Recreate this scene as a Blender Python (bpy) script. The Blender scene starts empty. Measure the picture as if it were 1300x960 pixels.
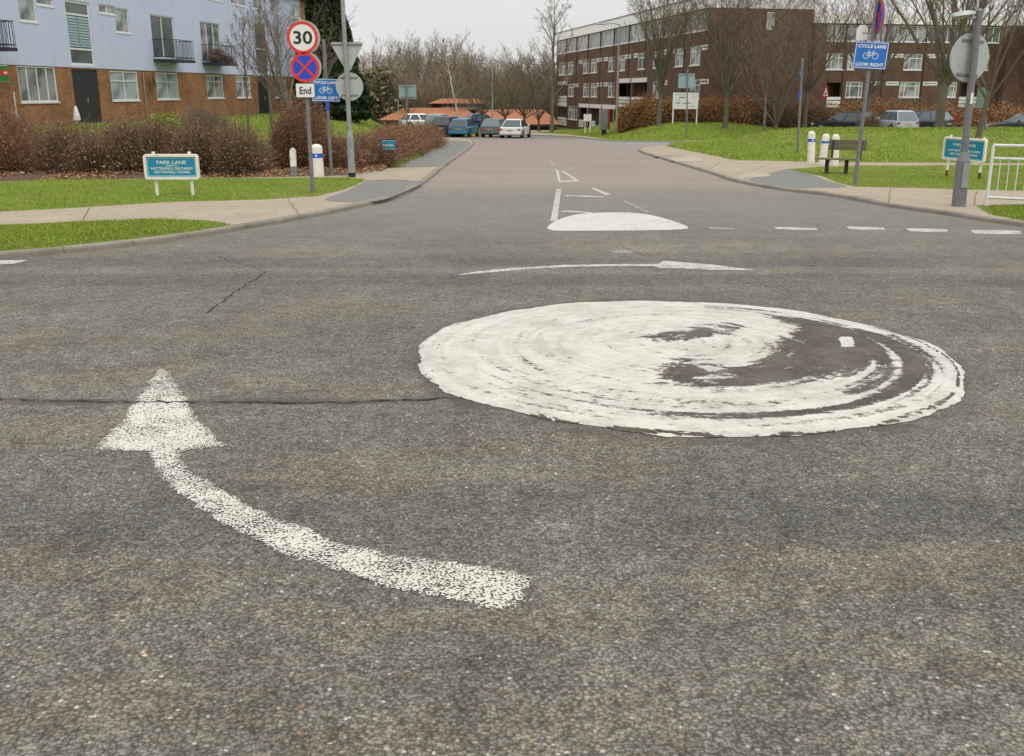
import bpy, bmesh, math, random
import numpy as np
from mathutils import Vector, Matrix
random.seed(7); RNG = np.random.default_rng(7)
S = bpy.context.scene
COL = S.collection
PI = math.pi
R = math.radians

# ------------------------------------------------------------------ camera model
F = 1179.0; TP = 0.269; PITCH = math.atan(TP); H = 1.7; SL = 0.0225
CP, SP = math.cos(PITCH), math.sin(PITCH)
def ray(px, py):
    u = (px - 650) / F; v = (435 - py) / F
    return Vector((u, CP + v * SP, -SP + v * CP))
def at_y(px, py, Y):
    d = ray(px, py); t = Y / d.y
    return Vector((d.x * t, Y, H + d.z * t))
def at_z(px, py, z):
    d = ray(px, py); t = (z - H) / d.z
    return Vector((d.x * t, d.y * t, z))
def gp(px, py, dz=0.0):
    """point where the line of sight meets the sloping base plane lifted by dz"""
    d = ray(px, py); t = (dz - H) / (d.z + SL * d.y)
    return Vector((d.x * t, d.y * t, -SL * d.y * t + dz))
def gpx(px, Y, z=None):
    """x of column px at distance Y (the column is taken at height z)"""
    z = plane(0, Y) if z is None else z
    depth = Y * CP - (z - H) * SP
    return (px - 650) / F * depth
def plane(x, y):
    return -SL * y if y < 110 else -SL * 110 - 0.006 * (y - 110)
def planev(y):
    return np.where(y < 110, -SL * y, -SL * 110 - 0.006 * (y - 110))

# ------------------------------------------------------------------ object helpers
def link(o): COL.objects.link(o); return o
def tag(o, label=None, cat=None, group=None, kind=None):
    if label: o['label'] = label
    if cat: o['category'] = cat
    if group: o['group'] = group
    if kind: o['kind'] = kind
    return o
def thing(name, label, cat, loc=(0, 0, 0), rz=0.0, group=None):
    o = link(bpy.data.objects.new(name, None)); o.empty_display_size = .2
    o.location = loc; o.rotation_euler = (0, 0, rz)
    return tag(o, label, cat, group)
def mesh_obj(name, verts, faces, mat, parent=None, smooth=False):
    me = bpy.data.meshes.new(name)
    me.from_pydata([tuple(v) for v in verts], [], faces); me.update()
    if mat: me.materials.append(mat)
    if smooth: me.polygons.foreach_set('use_smooth', [True] * len(me.polygons))
    o = link(bpy.data.objects.new(name, me))
    if parent: o.parent = parent
    return o
def np_mesh(name, verts, faces, mat, parent=None, smooth=False):
    """verts (n,3), faces (m,k) all the same size"""
    verts = np.asarray(verts, dtype=np.float32); faces = np.asarray(faces, dtype=np.int32)
    me = bpy.data.meshes.new(name); k = faces.shape[1]
    me.vertices.add(len(verts)); me.vertices.foreach_set('co', verts.ravel())
    me.loops.add(faces.size); me.loops.foreach_set('vertex_index', faces.ravel())
    me.polygons.add(len(faces)); me.polygons.foreach_set('loop_start', np.arange(len(faces), dtype=np.int32) * k)
    me.polygons.foreach_set('loop_total', np.full(len(faces), k, dtype=np.int32))
    if smooth: me.polygons.foreach_set('use_smooth', np.ones(len(faces), dtype=bool))
    me.update(calc_edges=True); me.validate()
    if mat: me.materials.append(mat)
    o = link(bpy.data.objects.new(name, me))
    if parent: o.parent = parent
    return o
def copy_tree(o, parent=None):
    c = o.copy(); COL.objects.link(c); c.parent = parent
    for ch in list(o.children): copy_tree(ch, c)
    return c

class MB:
    """collects shapes; build() links them as one mesh object"""
    def __init__(s): s.v = []; s.f = []
    def add(s, vs, fs):
        n = len(s.v); s.v += [tuple(v) for v in vs]; s.f += [tuple(i + n for i in f) for f in fs]; return s
    def box(s, x0, x1, y0, y1, z0, z1):
        return s.add([(x0, y0, z0), (x1, y0, z0), (x1, y1, z0), (x0, y1, z0), (x0, y0, z1), (x1, y0, z1), (x1, y1, z1), (x0, y1, z1)],
                     [(0, 3, 2, 1), (4, 5, 6, 7), (0, 1, 5, 4), (1, 2, 6, 5), (2, 3, 7, 6), (3, 0, 4, 7)])
    def tube(s, p0, p1, r0, r1=None, n=8, caps=True):
        p0 = Vector(p0); p1 = Vector(p1); r1 = r0 if r1 is None else r1
        d = (p1 - p0).normalized(); a = d.orthogonal().normalized(); b = d.cross(a)
        vs = []
        for p, r in ((p0, r0), (p1, r1)):
            for k in range(n):
                t = 2 * PI * k / n; vs.append(p + a * (r * math.cos(t)) + b * (r * math.sin(t)))
        fs = [(k, (k + 1) % n, n + (k + 1) % n, n + k) for k in range(n)]
        if caps: fs += [tuple(range(n))[::-1], tuple(range(n, 2 * n))]
        return s.add(vs, fs)
    def path(s, pts, r, n=6):
        for a, b in zip(pts[:-1], pts[1:]): s.tube(a, b, r, n=n)
        return s
    def lathe(s, prof, n=16, cx=0, cy=0, tilt=(0, 0)):
        vs = []; m = len(prof)
        for r, z in prof:
            for k in range(n):
                t = 2 * PI * k / n; vs.append((cx + tilt[0] * z + r * math.cos(t), cy + tilt[1] * z + r * math.sin(t), z))
        fs = [(i * n + k, i * n + (k + 1) % n, (i + 1) * n + (k + 1) % n, (i + 1) * n + k) for i in range(m - 1) for k in range(n)]
        fs += [tuple(range(n))[::-1], tuple(range((m - 1) * n, m * n))]
        return s.add(vs, fs)
    def plate(s, outline, y0, y1):
        """outline in x,z extruded along y (front face is y0)"""
        n = len(outline)
        vs = [(x, y0, z) for x, z in outline] + [(x, y1, z) for x, z in outline]
        fs = [tuple(range(n)), tuple(range(n, 2 * n))[::-1]] + [(k, n + k, n + (k + 1) % n, (k + 1) % n) for k in range(n)]
        return s.add(vs, fs)
    def ring(s, r0, r1, y0, y1, cx=0, cz=0, n=40, sx=1.0):
        vs = []
        for y in (y0, y1):
            for r in (r0, r1):
                for k in range(n):
                    t = 2 * PI * k / n; vs.append((cx + sx * r * math.cos(t), y, cz + r * math.sin(t)))
        fs = []
        for k in range(n):
            j = (k + 1) % n
            fs += [(k, j, n + j, n + k), (2 * n + k, 3 * n + k, 3 * n + j, 2 * n + j), (k, 2 * n + k, 2 * n + j, j), (n + k, n + j, 3 * n + j, 3 * n + k)]
        return s.add(vs, fs)
    def build(s, name, mat, parent=None, smooth=False, bevel=0):
        o = mesh_obj(name, s.v, s.f, mat, parent, smooth)
        bm = bmesh.new(); bm.from_mesh(o.data); bmesh.ops.recalc_face_normals(bm, faces=bm.faces); bm.to_mesh(o.data); bm.free()
        if bevel:
            m = o.modifiers.new('bevel', 'BEVEL'); m.width = bevel; m.segments = 2; m.limit_method = 'ANGLE'
        if smooth:
            o.data.polygons.foreach_set('use_smooth', [True] * len(o.data.polygons))
            try: o.data.set_sharp_from_angle(angle=R(35))
            except Exception: pass
        return o
def disc_outline(r, n=40, cx=0, cz=0):
    return [(cx + r * math.cos(2 * PI * k / n), cz + r * math.sin(2 * PI * k / n)) for k in range(n)]
def round_rect(x0, x1, z0, z1, r, n=5):
    o = []
    for cx, cz, a in ((x1 - r, z0 + r, -90), (x1 - r, z1 - r, 0), (x0 + r, z1 - r, 90), (x0 + r, z0 + r, 180)):
        for k in range(n + 1):
            t = R(a + 90 * k / n); o.append((cx + r * math.cos(t), cz + r * math.sin(t)))
    return o
def text_obj(name, s, size, mat, parent, x, y, z, width=None, bold=0.0, thick=.002):
    """flat raised lettering in the x-z plane facing -y"""
    c = bpy.data.curves.new('lettering', 'FONT'); c.body = s; c.size = size; c.align_x = 'CENTER'; c.align_y = 'CENTER'
    c.extrude = thick; c.offset = bold; c.resolution_u = 3
    t = link(bpy.data.objects.new('tmp', c)); bpy.context.view_layer.update()
    me = bpy.data.meshes.new_from_object(t.evaluated_get(bpy.context.evaluated_depsgraph_get()))
    bpy.data.objects.remove(t)
    co = np.zeros(len(me.vertices) * 3); me.vertices.foreach_get('co', co); co = co.reshape(-1, 3)
    w = co[:, 0].max() - co[:, 0].min(); k = width / w if width else 1
    out = np.stack([co[:, 0] * k + x, -co[:, 2] + y, co[:, 1] + z - (co[:, 1].max() + co[:, 1].min()) / 2], 1)
    me.vertices.foreach_set('co', out.ravel()); me.materials.clear(); me.materials.append(mat); me.name = name
    o = link(bpy.data.objects.new(name, me)); o.parent = parent
    return o

# ------------------------------------------------------------------ materials
class NT:
    def __init__(s, name):
        s.m = bpy.data.materials.new(name); s.m.use_nodes = True; s.t = s.m.node_tree; s.n = s.t.nodes; s.l = s.t.links
        s.b = s.n['Principled BSDF']; s.out = s.n['Material Output']; s._tc = None
    def node(s, t, **kw):
        n = s.n.new(t)
        for k, v in kw.items():
            if k in n.inputs.keys(): s.put(n.inputs[k], v)
            else: setattr(n, k, v)
        return n
    def put(s, sock, v):
        if hasattr(v, 'is_output'): s.l.new(v, sock)
        else: sock.default_value = v
    @property
    def obj(s):
        if not s._tc: s._tc = s.n.new('ShaderNodeTexCoord')
        return s._tc.outputs['Object']
    def mapped(s, scale, vec=None):
        n = s.n.new('ShaderNodeMapping'); s.l.new(vec or s.obj, n.inputs['Vector']); n.inputs['Scale'].default_value = scale
        return n.outputs[0]
    def noise(s, scale, detail=3, rough=.55, vec=None, out='Fac'):
        n = s.n.new('ShaderNodeTexNoise'); n.inputs['Scale'].default_value = scale; n.inputs['Detail'].default_value = detail
        n.inputs['Roughness'].default_value = rough; s.l.new(vec or s.obj, n.inputs['Vector']); return n.outputs[out]
    def voro(s, scale, vec=None, out='Color', feature='F1'):
        n = s.n.new('ShaderNodeTexVoronoi'); n.feature = feature; n.inputs['Scale'].default_value = scale; s.l.new(vec or s.obj, n.inputs['Vector']); return n.outputs[out]
    def ramp(s, fac, stops, interp='LINEAR'):
        n = s.n.new('ShaderNodeValToRGB'); s.put(n.inputs[0], fac); e = n.color_ramp; e.interpolation = interp
        while len(e.elements) < len(stops): e.elements.new(.5)
        for el, (p, c) in zip(e.elements, stops):
            el.position = p; el.color = (c, c, c, 1) if isinstance(c, (int, float)) else (*c, 1)
        return n.outputs[0]
    def mix(s, fac, a, b, mode='MIX'):
        n = s.n.new('ShaderNodeMix'); n.data_type = 'RGBA'; n.blend_type = mode
        s.put(n.inputs[0], fac)
        for i, v in ((6, a), (7, b)): s.put(n.inputs[i], (*v, 1) if isinstance(v, tuple) and len(v) == 3 else v)
        return n.outputs[2]
    def math(s, op, a, b=0.0, c=0.0, clamp=False):
        n = s.n.new('ShaderNodeMath'); n.operation = op; n.use_clamp = clamp
        s.put(n.inputs[0], a); s.put(n.inputs[1], b)
        if len(n.inputs) > 2: s.put(n.inputs[2], c)
        return n.outputs[0]
    def smooth(s, x, a, b):
        n = s.n.new('ShaderNodeMapRange'); n.interpolation_type = 'SMOOTHSTEP'; s.put(n.inputs[0], x); n.inputs[1].default_value = a; n.inputs[2].default_value = b
        return n.outputs[0]
    def sep(s, v=None):
        n = s.n.new('ShaderNodeSeparateXYZ'); s.l.new(v or s.obj, n.inputs[0]); return n.outputs
    def bump(s, h, strength=.3, dist=.01):
        n = s.n.new('ShaderNodeBump'); s.put(n.inputs['Height'], h); n.inputs['Strength'].default_value = strength; n.inputs['Distance'].default_value = dist
        s.l.new(n.outputs[0], s.b.inputs['Normal']); return n
    def fin(s, col=None, rough=.7, metal=0.0, spec=.5):
        if col is not None: s.put(s.b.inputs['Base Color'], (*col, 1) if isinstance(col, tuple) else col)
        s.put(s.b.inputs['Roughness'], rough); s.b.inputs['Metallic'].default_value = metal; s.b.inputs['Specular IOR Level'].default_value = spec
        return s.m

def plain(name, col, rough=.6, var=.12, scale=6, metal=0.0, spec=.5, bump=0.0, dirt=None, dscale=2.5):
    t = NT(name); n = t.noise(scale, 4)
    c = t.mix(n, tuple(max(0, x * (1 - var)) for x in col), tuple(min(1, x * (1 + var)) for x in col))
    if dirt: c = t.mix(t.ramp(t.noise(dscale, 6, .7), [(.5, 0.0), (.72, .75)]), c, dirt)
    if bump: t.bump(t.noise(scale * 8, 4), bump, .01)
    return t.fin(c, t.ramp(n, [(.3, rough * .85), (.7, min(1, rough * 1.1))]), metal, spec)
def leafy(name, stops, rough=.75, spec=.25):
    """colour picked per leaf / blade / twig"""
    t = NT(name); g = t.node('ShaderNodeNewGeometry')
    return t.fin(t.ramp(g.outputs['Random Per Island'], stops, 'LINEAR'), rough, 0, spec)

M = {}
M['white_paint'] = plain('white_paint', (.72, .72, .70), .5, .05, 5, dirt=(.38, .36, .31))
M['offwhite'] = plain('offwhite_paint', (.74, .72, .64), .55, .07, 7, dirt=(.45, .40, .30), dscale=5)
M['sign_white'] = plain('sign_white', (.74, .74, .70), .4, .04, 5)
M['sign_red'] = plain('sign_red', (.68, .035, .02), .4, .08, 8)
M['sign_blue'] = plain('sign_blue', (.015, .06, .50), .4, .10, 8)
M['cycle_blue'] = plain('cycle_blue', (.014, .15, .50), .4, .08, 7)
M['band_blue'] = plain('band_blue', (.015, .10, .55), .5, .12, 14)
M['teal'] = plain('nameplate_teal', (.004, .22, .36), .4, .08, 5)
M['teal_pale'] = plain('nameplate_pale_line', (.35, .58, .62), .45, .06, 8)
M['letter_cream'] = plain('letter_cream', (.74, .74, .62), .5, .05, 9)
M['black'] = plain('black_paint', (.012, .012, .013), .45, .2, 6)
M['galv'] = plain('galvanised_steel', (.30, .32, .32), .55, .22, 9, metal=.25, dirt=(.16, .15, .13), dscale=6)
M['galv_dark'] = plain('weathered_steel', (.17, .17, .18), .6, .25, 9, metal=.15, dirt=(.26, .25, .23), dscale=4)
M['alu_back'] = plain('sign_back_aluminium', (.42, .45, .43), .5, .07, 3, metal=.2, dirt=(.30, .32, .29))
M['alu_blue'] = plain('sign_back_blue_grey', (.26, .36, .36), .5, .08, 3, metal=.1)
M['green_back'] = plain('sign_back_green_grey', (.13, .20, .17), .55, .12, 3)
M['frame_white'] = plain('window_frame_white', (.70, .70, .68), .5, .05, 3)
M['black_door'] = plain('black_door_boards', (.022, .022, .024), .6, .2, 5)
M['dark_metal'] = plain('dark_railing_iron', (.02, .022, .04), .5, .2, 5)
M['rubber'] = plain('tyre_rubber', (.02, .02, .021), .8, .2, 30)
M['rim'] = plain('wheel_rim', (.32, .33, .34), .35, .1, 20, metal=.7)
M['lamp_red'] = plain('red_lamp_lens', (.42, .02, .014), .2, .15, 20)
M['lamp_clear'] = plain('clear_lamp_lens', (.6, .6, .58), .15, .1, 20)
M['plate_yellow'] = plain('number_plate_yellow', (.50, .36, .05), .4, .05, 20)
M['rust'] = plain('rust', (.13, .05, .02), .85, .3, 14)
M['soil'] = plain('leaf_litter_soil', (.075, .045, .028), .95, .35, 4, bump=.6, dirt=(.24, .12, .045), dscale=7)
M['lantern_glass'] = plain('lantern_glass', (.33, .32, .26), .3, .1, 10)
M['concrete_post'] = plain('concrete_column', (.34, .27, .19), .85, .15, 8, bump=.3, dirt=(.22, .19, .15))
M['post_red'] = plain('post_box_red', (.55, .015, .015), .35, .1, 6)
M['box_grey'] = plain('grey_green_plate', (.17, .20, .18), .55, .15, 6, dirt=(.26, .27, .25))
M['dish'] = plain('satellite_dish_grey', (.05, .05, .05), .6, .2, 6)
M['parasol'] = plain('pale_canvas', (.74, .72, .70), .8, .05, 6)

def glass(name, lo, hi, rough=.12):
    t = NT(name); oi = t.node('ShaderNodeObjectInfo')
    rnd = oi.outputs['Random']
    fold = t.node('ShaderNodeTexWave'); fold.inputs['Scale'].default_value = 2.6; fold.inputs['Distortion'].default_value = 2.5; t.l.new(t.obj, fold.inputs['Vector'])
    cur = t.mix(fold.outputs['Fac'], tuple(x * .72 for x in hi), hi)
    curtain = t.math('MULTIPLY', t.ramp(rnd, [(.08, 0.15), (.45, .95)]), t.ramp(t.noise(.9, 2), [(.38, .15), (.55, 1.0)]))
    return t.fin(t.mix(curtain, lo, cur), rough, 0, .6)
M['glass'] = glass('window_glass', (.07, .085, .09), (.46, .48, .46))
M['glass_net'] = glass('window_glass_net', (.16, .20, .21), (.46, .54, .56))
M['car_glass'] = plain('car_glass', (.035, .05, .055), .08, .15, 2, spec=.8)
M['bus_glass'] = plain('pale_car_glass', (.10, .14, .15), .08, .15, 2, spec=.8)

def brick_mat(name, c1, c2, mortar, bw=.225, bh=.075, stain=None):
    t = NT(name); s = t.sep(); u = t.math('ADD', s[0], s[1])
    cb = t.node('ShaderNodeCombineXYZ'); t.l.new(u, cb.inputs[0]); t.l.new(s[2], cb.inputs[1])
    b = t.node('ShaderNodeTexBrick'); t.l.new(cb.outputs[0], b.inputs['Vector'])
    b.inputs['Scale'].default_value = 1; b.inputs['Brick Width'].default_value = bw; b.inputs['Row Height'].default_value = bh
    b.inputs['Mortar Size'].default_value = .006; b.inputs['Mortar Smooth'].default_value = .3; b.inputs['Bias'].default_value = 0
    b.inputs['Color1'].default_value = (*c1, 1); b.inputs['Color2'].default_value = (*c2, 1); b.inputs['Mortar'].default_value = (*mortar, 1)
    big = t.ramp(t.noise(.8, 5, .65), [(.3, .72), (.7, 1.22)])
    fine = t.ramp(t.noise(9, 4, .7), [(.3, .75), (.7, 1.2)])
    c = t.mix(1.0, b.outputs['Color'], big, 'MULTIPLY'); c = t.mix(1.0, c, fine, 'MULTIPLY')
    if stain: c = t.mix(t.ramp(t.noise(.5, 5, .6), [(.55, 0.0), (.75, .6)]), c, stain)
    t.bump(b.outputs['Fac'], .4, -.004)
    return t.fin(c, .88, 0, .25)
M['brick_orange'] = brick_mat('orange_brown_brick', (.34, .155, .065), (.23, .105, .045), (.30, .22, .15))
M['brick_dark'] = brick_mat('dark_brown_brick', (.150, .082, .056), (.100, .058, .042), (.14, .105, .085))
M['brick_red'] = brick_mat('red_brown_brick', (.155, .080, .056), (.115, .062, .045), (.14, .105, .085))
def render_wall():
    t = NT('pale_blue_render')
    c = t.mix(t.noise(.35, 5, .6), (.47, .53, .68), (.55, .60, .75))
    streak = t.ramp(t.noise(1.0, 5, .6, t.mapped((2.2, 2.2, .25))), [(.5, 0.0), (.8, .35)])
    c = t.mix(streak, c, (.36, .40, .48)); t.bump(t.noise(60, 3), .15, .004)
    return t.fin(c, .85, 0, .25)
M['blue_render'] = render_wall()
def tiles():
    t = NT('orange_roof_tiles'); w = t.node('ShaderNodeTexWave'); w.bands_direction = 'Z'; w.inputs['Scale'].default_value = 2.2; w.inputs['Distortion'].default_value = .6
    t.l.new(t.obj, w.inputs['Vector'])
    c = t.mix(t.noise(1.4, 5, .7), (.33, .125, .055), (.47, .205, .10)); c = t.mix(t.ramp(w.outputs['Fac'], [(.0, .25), (.3, 0.0)]), c, (.25, .07, .03))
    c = t.mix(t.ramp(t.noise(.5, 4), [(.5, 0.0), (.75, .5)]), c, (.36, .14, .07))
    return t.fin(c, .85, 0, .2)
M['tiles'] = tiles()

def asphalt():
    t = NT('road_asphalt')
    xyz = t.sep()
    warp = t.node('ShaderNodeVectorMath', operation='MULTIPLY_ADD'); t.l.new(t.noise(30, 2, out='Color'), warp.inputs[0]); warp.inputs[1].default_value = (.012, .012, .012); t.l.new(t.obj, warp.inputs[2])
    st = t.node('ShaderNodeTexVoronoi'); st.inputs['Scale'].default_value = 82; t.l.new(warp.outputs[0], st.inputs['Vector'])
    sc = t.sep(st.outputs['Color'])
    st2 = t.node('ShaderNodeTexVoronoi'); st2.inputs['Scale'].default_value = 230; t.l.new(t.obj, st2.inputs['Vector'])
    stone = t.ramp(sc[0], [(0, (.120, .110, .092)), (.35, (.158, .147, .122)), (.7, (.198, .185, .153)), (.93, (.235, .22, .182)), (.985, (.27, .25, .205)), (.998, (.46, .44, .39))])
    warm = t.ramp(sc[1], [(.0, (.90, 1.0, 1.06)), (.25, (1.0, 1.0, 1.0)), (.85, (1.0, .985, .96)), (.96, (1.12, .98, .86)), (1, (1.2, .92, .74))])
    c = t.mix(1.0, stone, warm, 'MULTIPLY')
    gap = t.ramp(st.outputs['Distance'], [(.40, 1.0), (.66, .48)])
    c = t.mix(1.0, c, gap, 'MULTIPLY')
    fine = t.ramp(t.sep(st2.outputs['Color'])[0], [(0, .80), (1, 1.22)]); c = t.mix(.8, c, fine, 'MULTIPLY')
    # binder-rich and stone-rich patches at several sizes
    for sc_, a, b_, lo, hi in ((.45, .34, .68, .86, 1.14), (2.2, .32, .70, .84, 1.14), (9, .30, .72, .76, 1.20), (26, .32, .70, .78, 1.18)):
        c = t.mix(1.0, c, t.ramp(t.noise(sc_, 4, .65), [(a, lo), (b_, hi)]), 'MULTIPLY')
    brown = t.ramp(t.noise(1.1, 5, .7, t.mapped((.55, 1.5, 1))), [(.46, 0.0), (.66, .55)]); c = t.mix(brown, c, t.mix(1.0, c, (1.12, .97, .83), 'MULTIPLY'))
    drip = t.ramp(t.noise(3.4, 3, .5), [(.70, 0.0), (.76, .45)]); c = t.mix(drip, c, (.060, .055, .048))
    wob = t.math('MULTIPLY', t.math('SUBTRACT', t.noise(.5, 3), .5), .55)
    y = t.math('ADD', xyz[1], wob)
    def band(c0, w): return t.smooth(t.math('ABSOLUTE', t.math('SUBTRACT', y, c0)), w, w * .35)
    bands = t.math('MAXIMUM', t.math('MAXIMUM', band(3.72, .46), band(10.95, .55)), t.math('MAXIMUM', band(9.70, .50), t.math('MULTIPLY', band(5.3, .3), .25)))
    bands = t.math('MULTIPLY', bands, t.ramp(t.noise(1.0, 5, .7, t.mapped((.5, 1.6, 1))), [(.34, .25), (.58, 1.0)]))
    c = t.mix(bands, c, t.mix(1.0, c, (.76, .81, .865), 'MULTIPLY'))
    pale = t.math('MAXIMUM', band(10.3, .30), t.math('MULTIPLY', band(12.1, .5), .8)); c = t.mix(t.math('MULTIPLY', pale, .5), c, t.mix(1.0, c, (1.25, 1.22, 1.16), 'MULTIPLY'))
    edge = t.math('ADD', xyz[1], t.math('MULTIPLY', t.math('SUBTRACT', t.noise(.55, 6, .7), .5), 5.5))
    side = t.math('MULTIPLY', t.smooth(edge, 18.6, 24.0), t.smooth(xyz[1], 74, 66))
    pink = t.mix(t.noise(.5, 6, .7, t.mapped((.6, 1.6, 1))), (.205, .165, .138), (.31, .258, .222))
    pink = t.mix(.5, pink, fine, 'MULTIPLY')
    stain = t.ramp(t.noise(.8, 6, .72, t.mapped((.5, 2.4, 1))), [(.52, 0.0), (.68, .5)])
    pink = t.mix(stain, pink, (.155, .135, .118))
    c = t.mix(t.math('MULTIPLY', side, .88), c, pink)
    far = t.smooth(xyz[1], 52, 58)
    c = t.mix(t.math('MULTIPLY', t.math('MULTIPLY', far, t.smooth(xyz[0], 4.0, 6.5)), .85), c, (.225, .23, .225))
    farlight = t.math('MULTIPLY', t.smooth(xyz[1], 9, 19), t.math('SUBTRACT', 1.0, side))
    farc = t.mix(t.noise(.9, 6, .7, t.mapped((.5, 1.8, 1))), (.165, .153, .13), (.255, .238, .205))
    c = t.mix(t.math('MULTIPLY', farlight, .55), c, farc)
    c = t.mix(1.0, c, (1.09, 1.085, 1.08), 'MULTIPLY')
    seam = t.math('ABSOLUTE', t.math('ADD', t.math('SUBTRACT', xyz[1], 5.38), t.math('MULTIPLY', t.math('SUBTRACT', t.noise(4, 4), .5), .10)))
    seam = t.math('MULTIPLY', t.math('MULTIPLY', t.smooth(seam, .11, .0), t.smooth(xyz[0], -.1, -.5)), t.ramp(t.noise(1.6, 4), [(.40, .1), (.62, .75)]))
    c = t.mix(seam, c, (.062, .052, .042))
    dx = t.math('SUBTRACT', xyz[0], 1.235); dy = t.math('SUBTRACT', xyz[1], 6.6)
    rad = t.math('SQRT', t.math('ADD', t.math('MULTIPLY', dx, dx), t.math('MULTIPLY', dy, dy)))
    halo = t.math('MULTIPLY', t.smooth(t.math('ADD', rad, t.math('MULTIPLY', t.noise(6, 4), .10)), 2.16, 1.97), t.ramp(t.noise(2.5, 4), [(.42, .15), (.60, .8)]))
    c = t.mix(halo, c, (.070, .058, .046))
    h = t.math('SUBTRACT', 1.0, st.outputs['Distance'])
    t.bump(h, .5, .005)
    return t.fin(c, .88, 0, .3)
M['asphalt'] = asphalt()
def path_tar():
    t = NT('footway_tarmac')
    c = t.mix(t.noise(1.1, 5, .65), (.150, .148, .134), (.215, .21, .19)); v = t.sep(t.voro(70))
    c = t.mix(.7, c, t.ramp(v[0], [(0, .75), (1, 1.3)]), 'MULTIPLY'); t.bump(t.noise(70, 3), .4, .006)
    return t.fin(c, .9, 0, .25)
M['tarmac'] = path_tar()
def paving():
    t = NT('pavement_concrete')
    c = t.mix(t.noise(.7, 6, .65), (.29, .238, .172), (.42, .355, .265)); v = t.sep(t.voro(60))
    c = t.mix(.8, c, t.ramp(v[0], [(0, .8), (1, 1.2)]), 'MULTIPLY')
    c = t.mix(t.ramp(t.noise(2.2, 6, .75), [(.52, 0.0), (.75, .5)]), c, (.17, .14, .105))
    t.bump(t.noise(50, 4), .35, .006)
    return t.fin(c, .92, 0, .25)
M['paving'] = paving()
M['paving_pale'] = plain('pale_concrete_patch', (.38, .335, .245), .9, .12, 3, bump=.3, dirt=(.30, .26, .20))
M['brick_strip'] = plain('buff_brick_strip', (.34, .22, .14), .9, .15, 5, bump=.3)
def kerbmat():
    t = NT('kerb_concrete'); c = t.mix(t.noise(2.5, 6, .7), (.17, .15, .12), (.33, .295, .24))
    c = t.mix(t.ramp(t.noise(.9, 5, .7), [(.5, 0.0), (.7, .6)]), c, (.12, .11, .085)); t.bump(t.noise(40, 4), .4, .006)
    return t.fin(c, .9, 0, .25)
M['kerb'] = kerbmat()
def grassmat(name='grass_turf', k=1.0):
    t = NT(name)
    c = t.mix(t.noise(.45, 5, .65), (.135 * k, .205 * k, .022), (.25 * k, .315 * k, .045))
    c = t.mix(t.ramp(t.noise(.28, 6, .7), [(.50, 0.0), (.66, .6)]), c, (.20, .165, .075))
    c = t.mix(t.ramp(t.noise(9, 5, .8), [(.35, .0), (.7, .7)]), c, (.085, .135, .012))
    c = t.mix(t.ramp(t.noise(1.3, 6, .7), [(.52, 0.0), (.72, .65)]), c, (.29, .27, .09))
    t.bump(t.noise(35, 5, .8), .9, .03)
    return t.fin(c, .95, 0, .15)
M['turf'] = grassmat()
M['blade'] = leafy('grass_blade', [(0, (.12, .18, .014)), (.45, (.20, .28, .025)), (.8, (.29, .37, .045)), (1, (.46, .44, .16))])
M['bark'] = plain('grey_brown_bark', (.115, .092, .065), .92, .3, 12, bump=.8, dirt=(.13, .15, .07), dscale=3)
M['bark_green'] = plain('green_grey_bark', (.12, .108, .075), .92, .35, 10, bump=.8, dirt=(.20, .19, .15), dscale=3)
M['bark_white'] = plain('white_birch_bark', (.50, .45, .38), .85, .15, 8, dirt=(.14, .12, .10), dscale=5)
M['twig'] = leafy('bare_twig', [(0, (.10, .072, .048)), (.5, (.17, .13, .088)), (1, (.26, .21, .15))])
M['twig_far'] = leafy('far_bare_twig', [(0, (.16, .135, .095)), (.5, (.25, .215, .15)), (1, (.36, .31, .22))])
M['twig_red'] = leafy('reddish_bare_twig', [(0, (.10, .055, .034)), (.5, (.235, .13, .078)), (1, (.38, .24, .15))])
M['twig_brown'] = leafy('brown_bare_twig', [(0, (.09, .055, .035)), (.5, (.21, .135, .085)), (1, (.36, .26, .17))])
M['leaf_red'] = leafy('dull_red_shrub_leaf', [(0, (.105, .048, .028)), (.4, (.225, .10, .055)), (.8, (.34, .17, .085)), (.96, (.15, .15, .05)), (1, (.42, .25, .12))])
M['leaf_brown'] = leafy('dull_brown_shrub_leaf', [(0, (.09, .052, .033)), (.4, (.19, .112, .068)), (.8, (.30, .175, .10)), (.93, (.16, .17, .06)), (1, (.45, .28, .13))])
M['leaf_beech'] = leafy('dry_beech_leaf', [(0, (.14, .062, .022)), (.4, (.31, .15, .052)), (.8, (.44, .235, .09)), (1, (.56, .36, .16))])
M['leaf_dark'] = leafy('dark_evergreen_leaf', [(0, (.010, .018, .007)), (.5, (.026, .044, .014)), (1, (.06, .075, .025))])
M['leaf_scrub'] = leafy('woodland_scrub_leaf', [(0, (.07, .07, .035)), (.5, (.15, .14, .078)), (1, (.26, .23, .14))])
M['litter'] = leafy('fallen_dry_leaf', [(0, (.16, .08, .035)), (.5, (.33, .17, .075)), (1, (.52, .34, .19))])
def wood():
    t = NT('weathered_bench_wood'); c = t.mix(t.noise(3, 5, .7, t.mapped((1, 14, 14))), (.085, .072, .045), (.20, .18, .12))
    c = t.mix(t.ramp(t.noise(4, 4), [(.5, 0), (.7, .5)]), c, (.12, .14, .06)); return t.fin(c, .9, 0, .2)
M['wood'] = wood()
M['wood_dark'] = plain('dark_stained_timber', (.035, .026, .02), .85, .3, 8)

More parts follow.
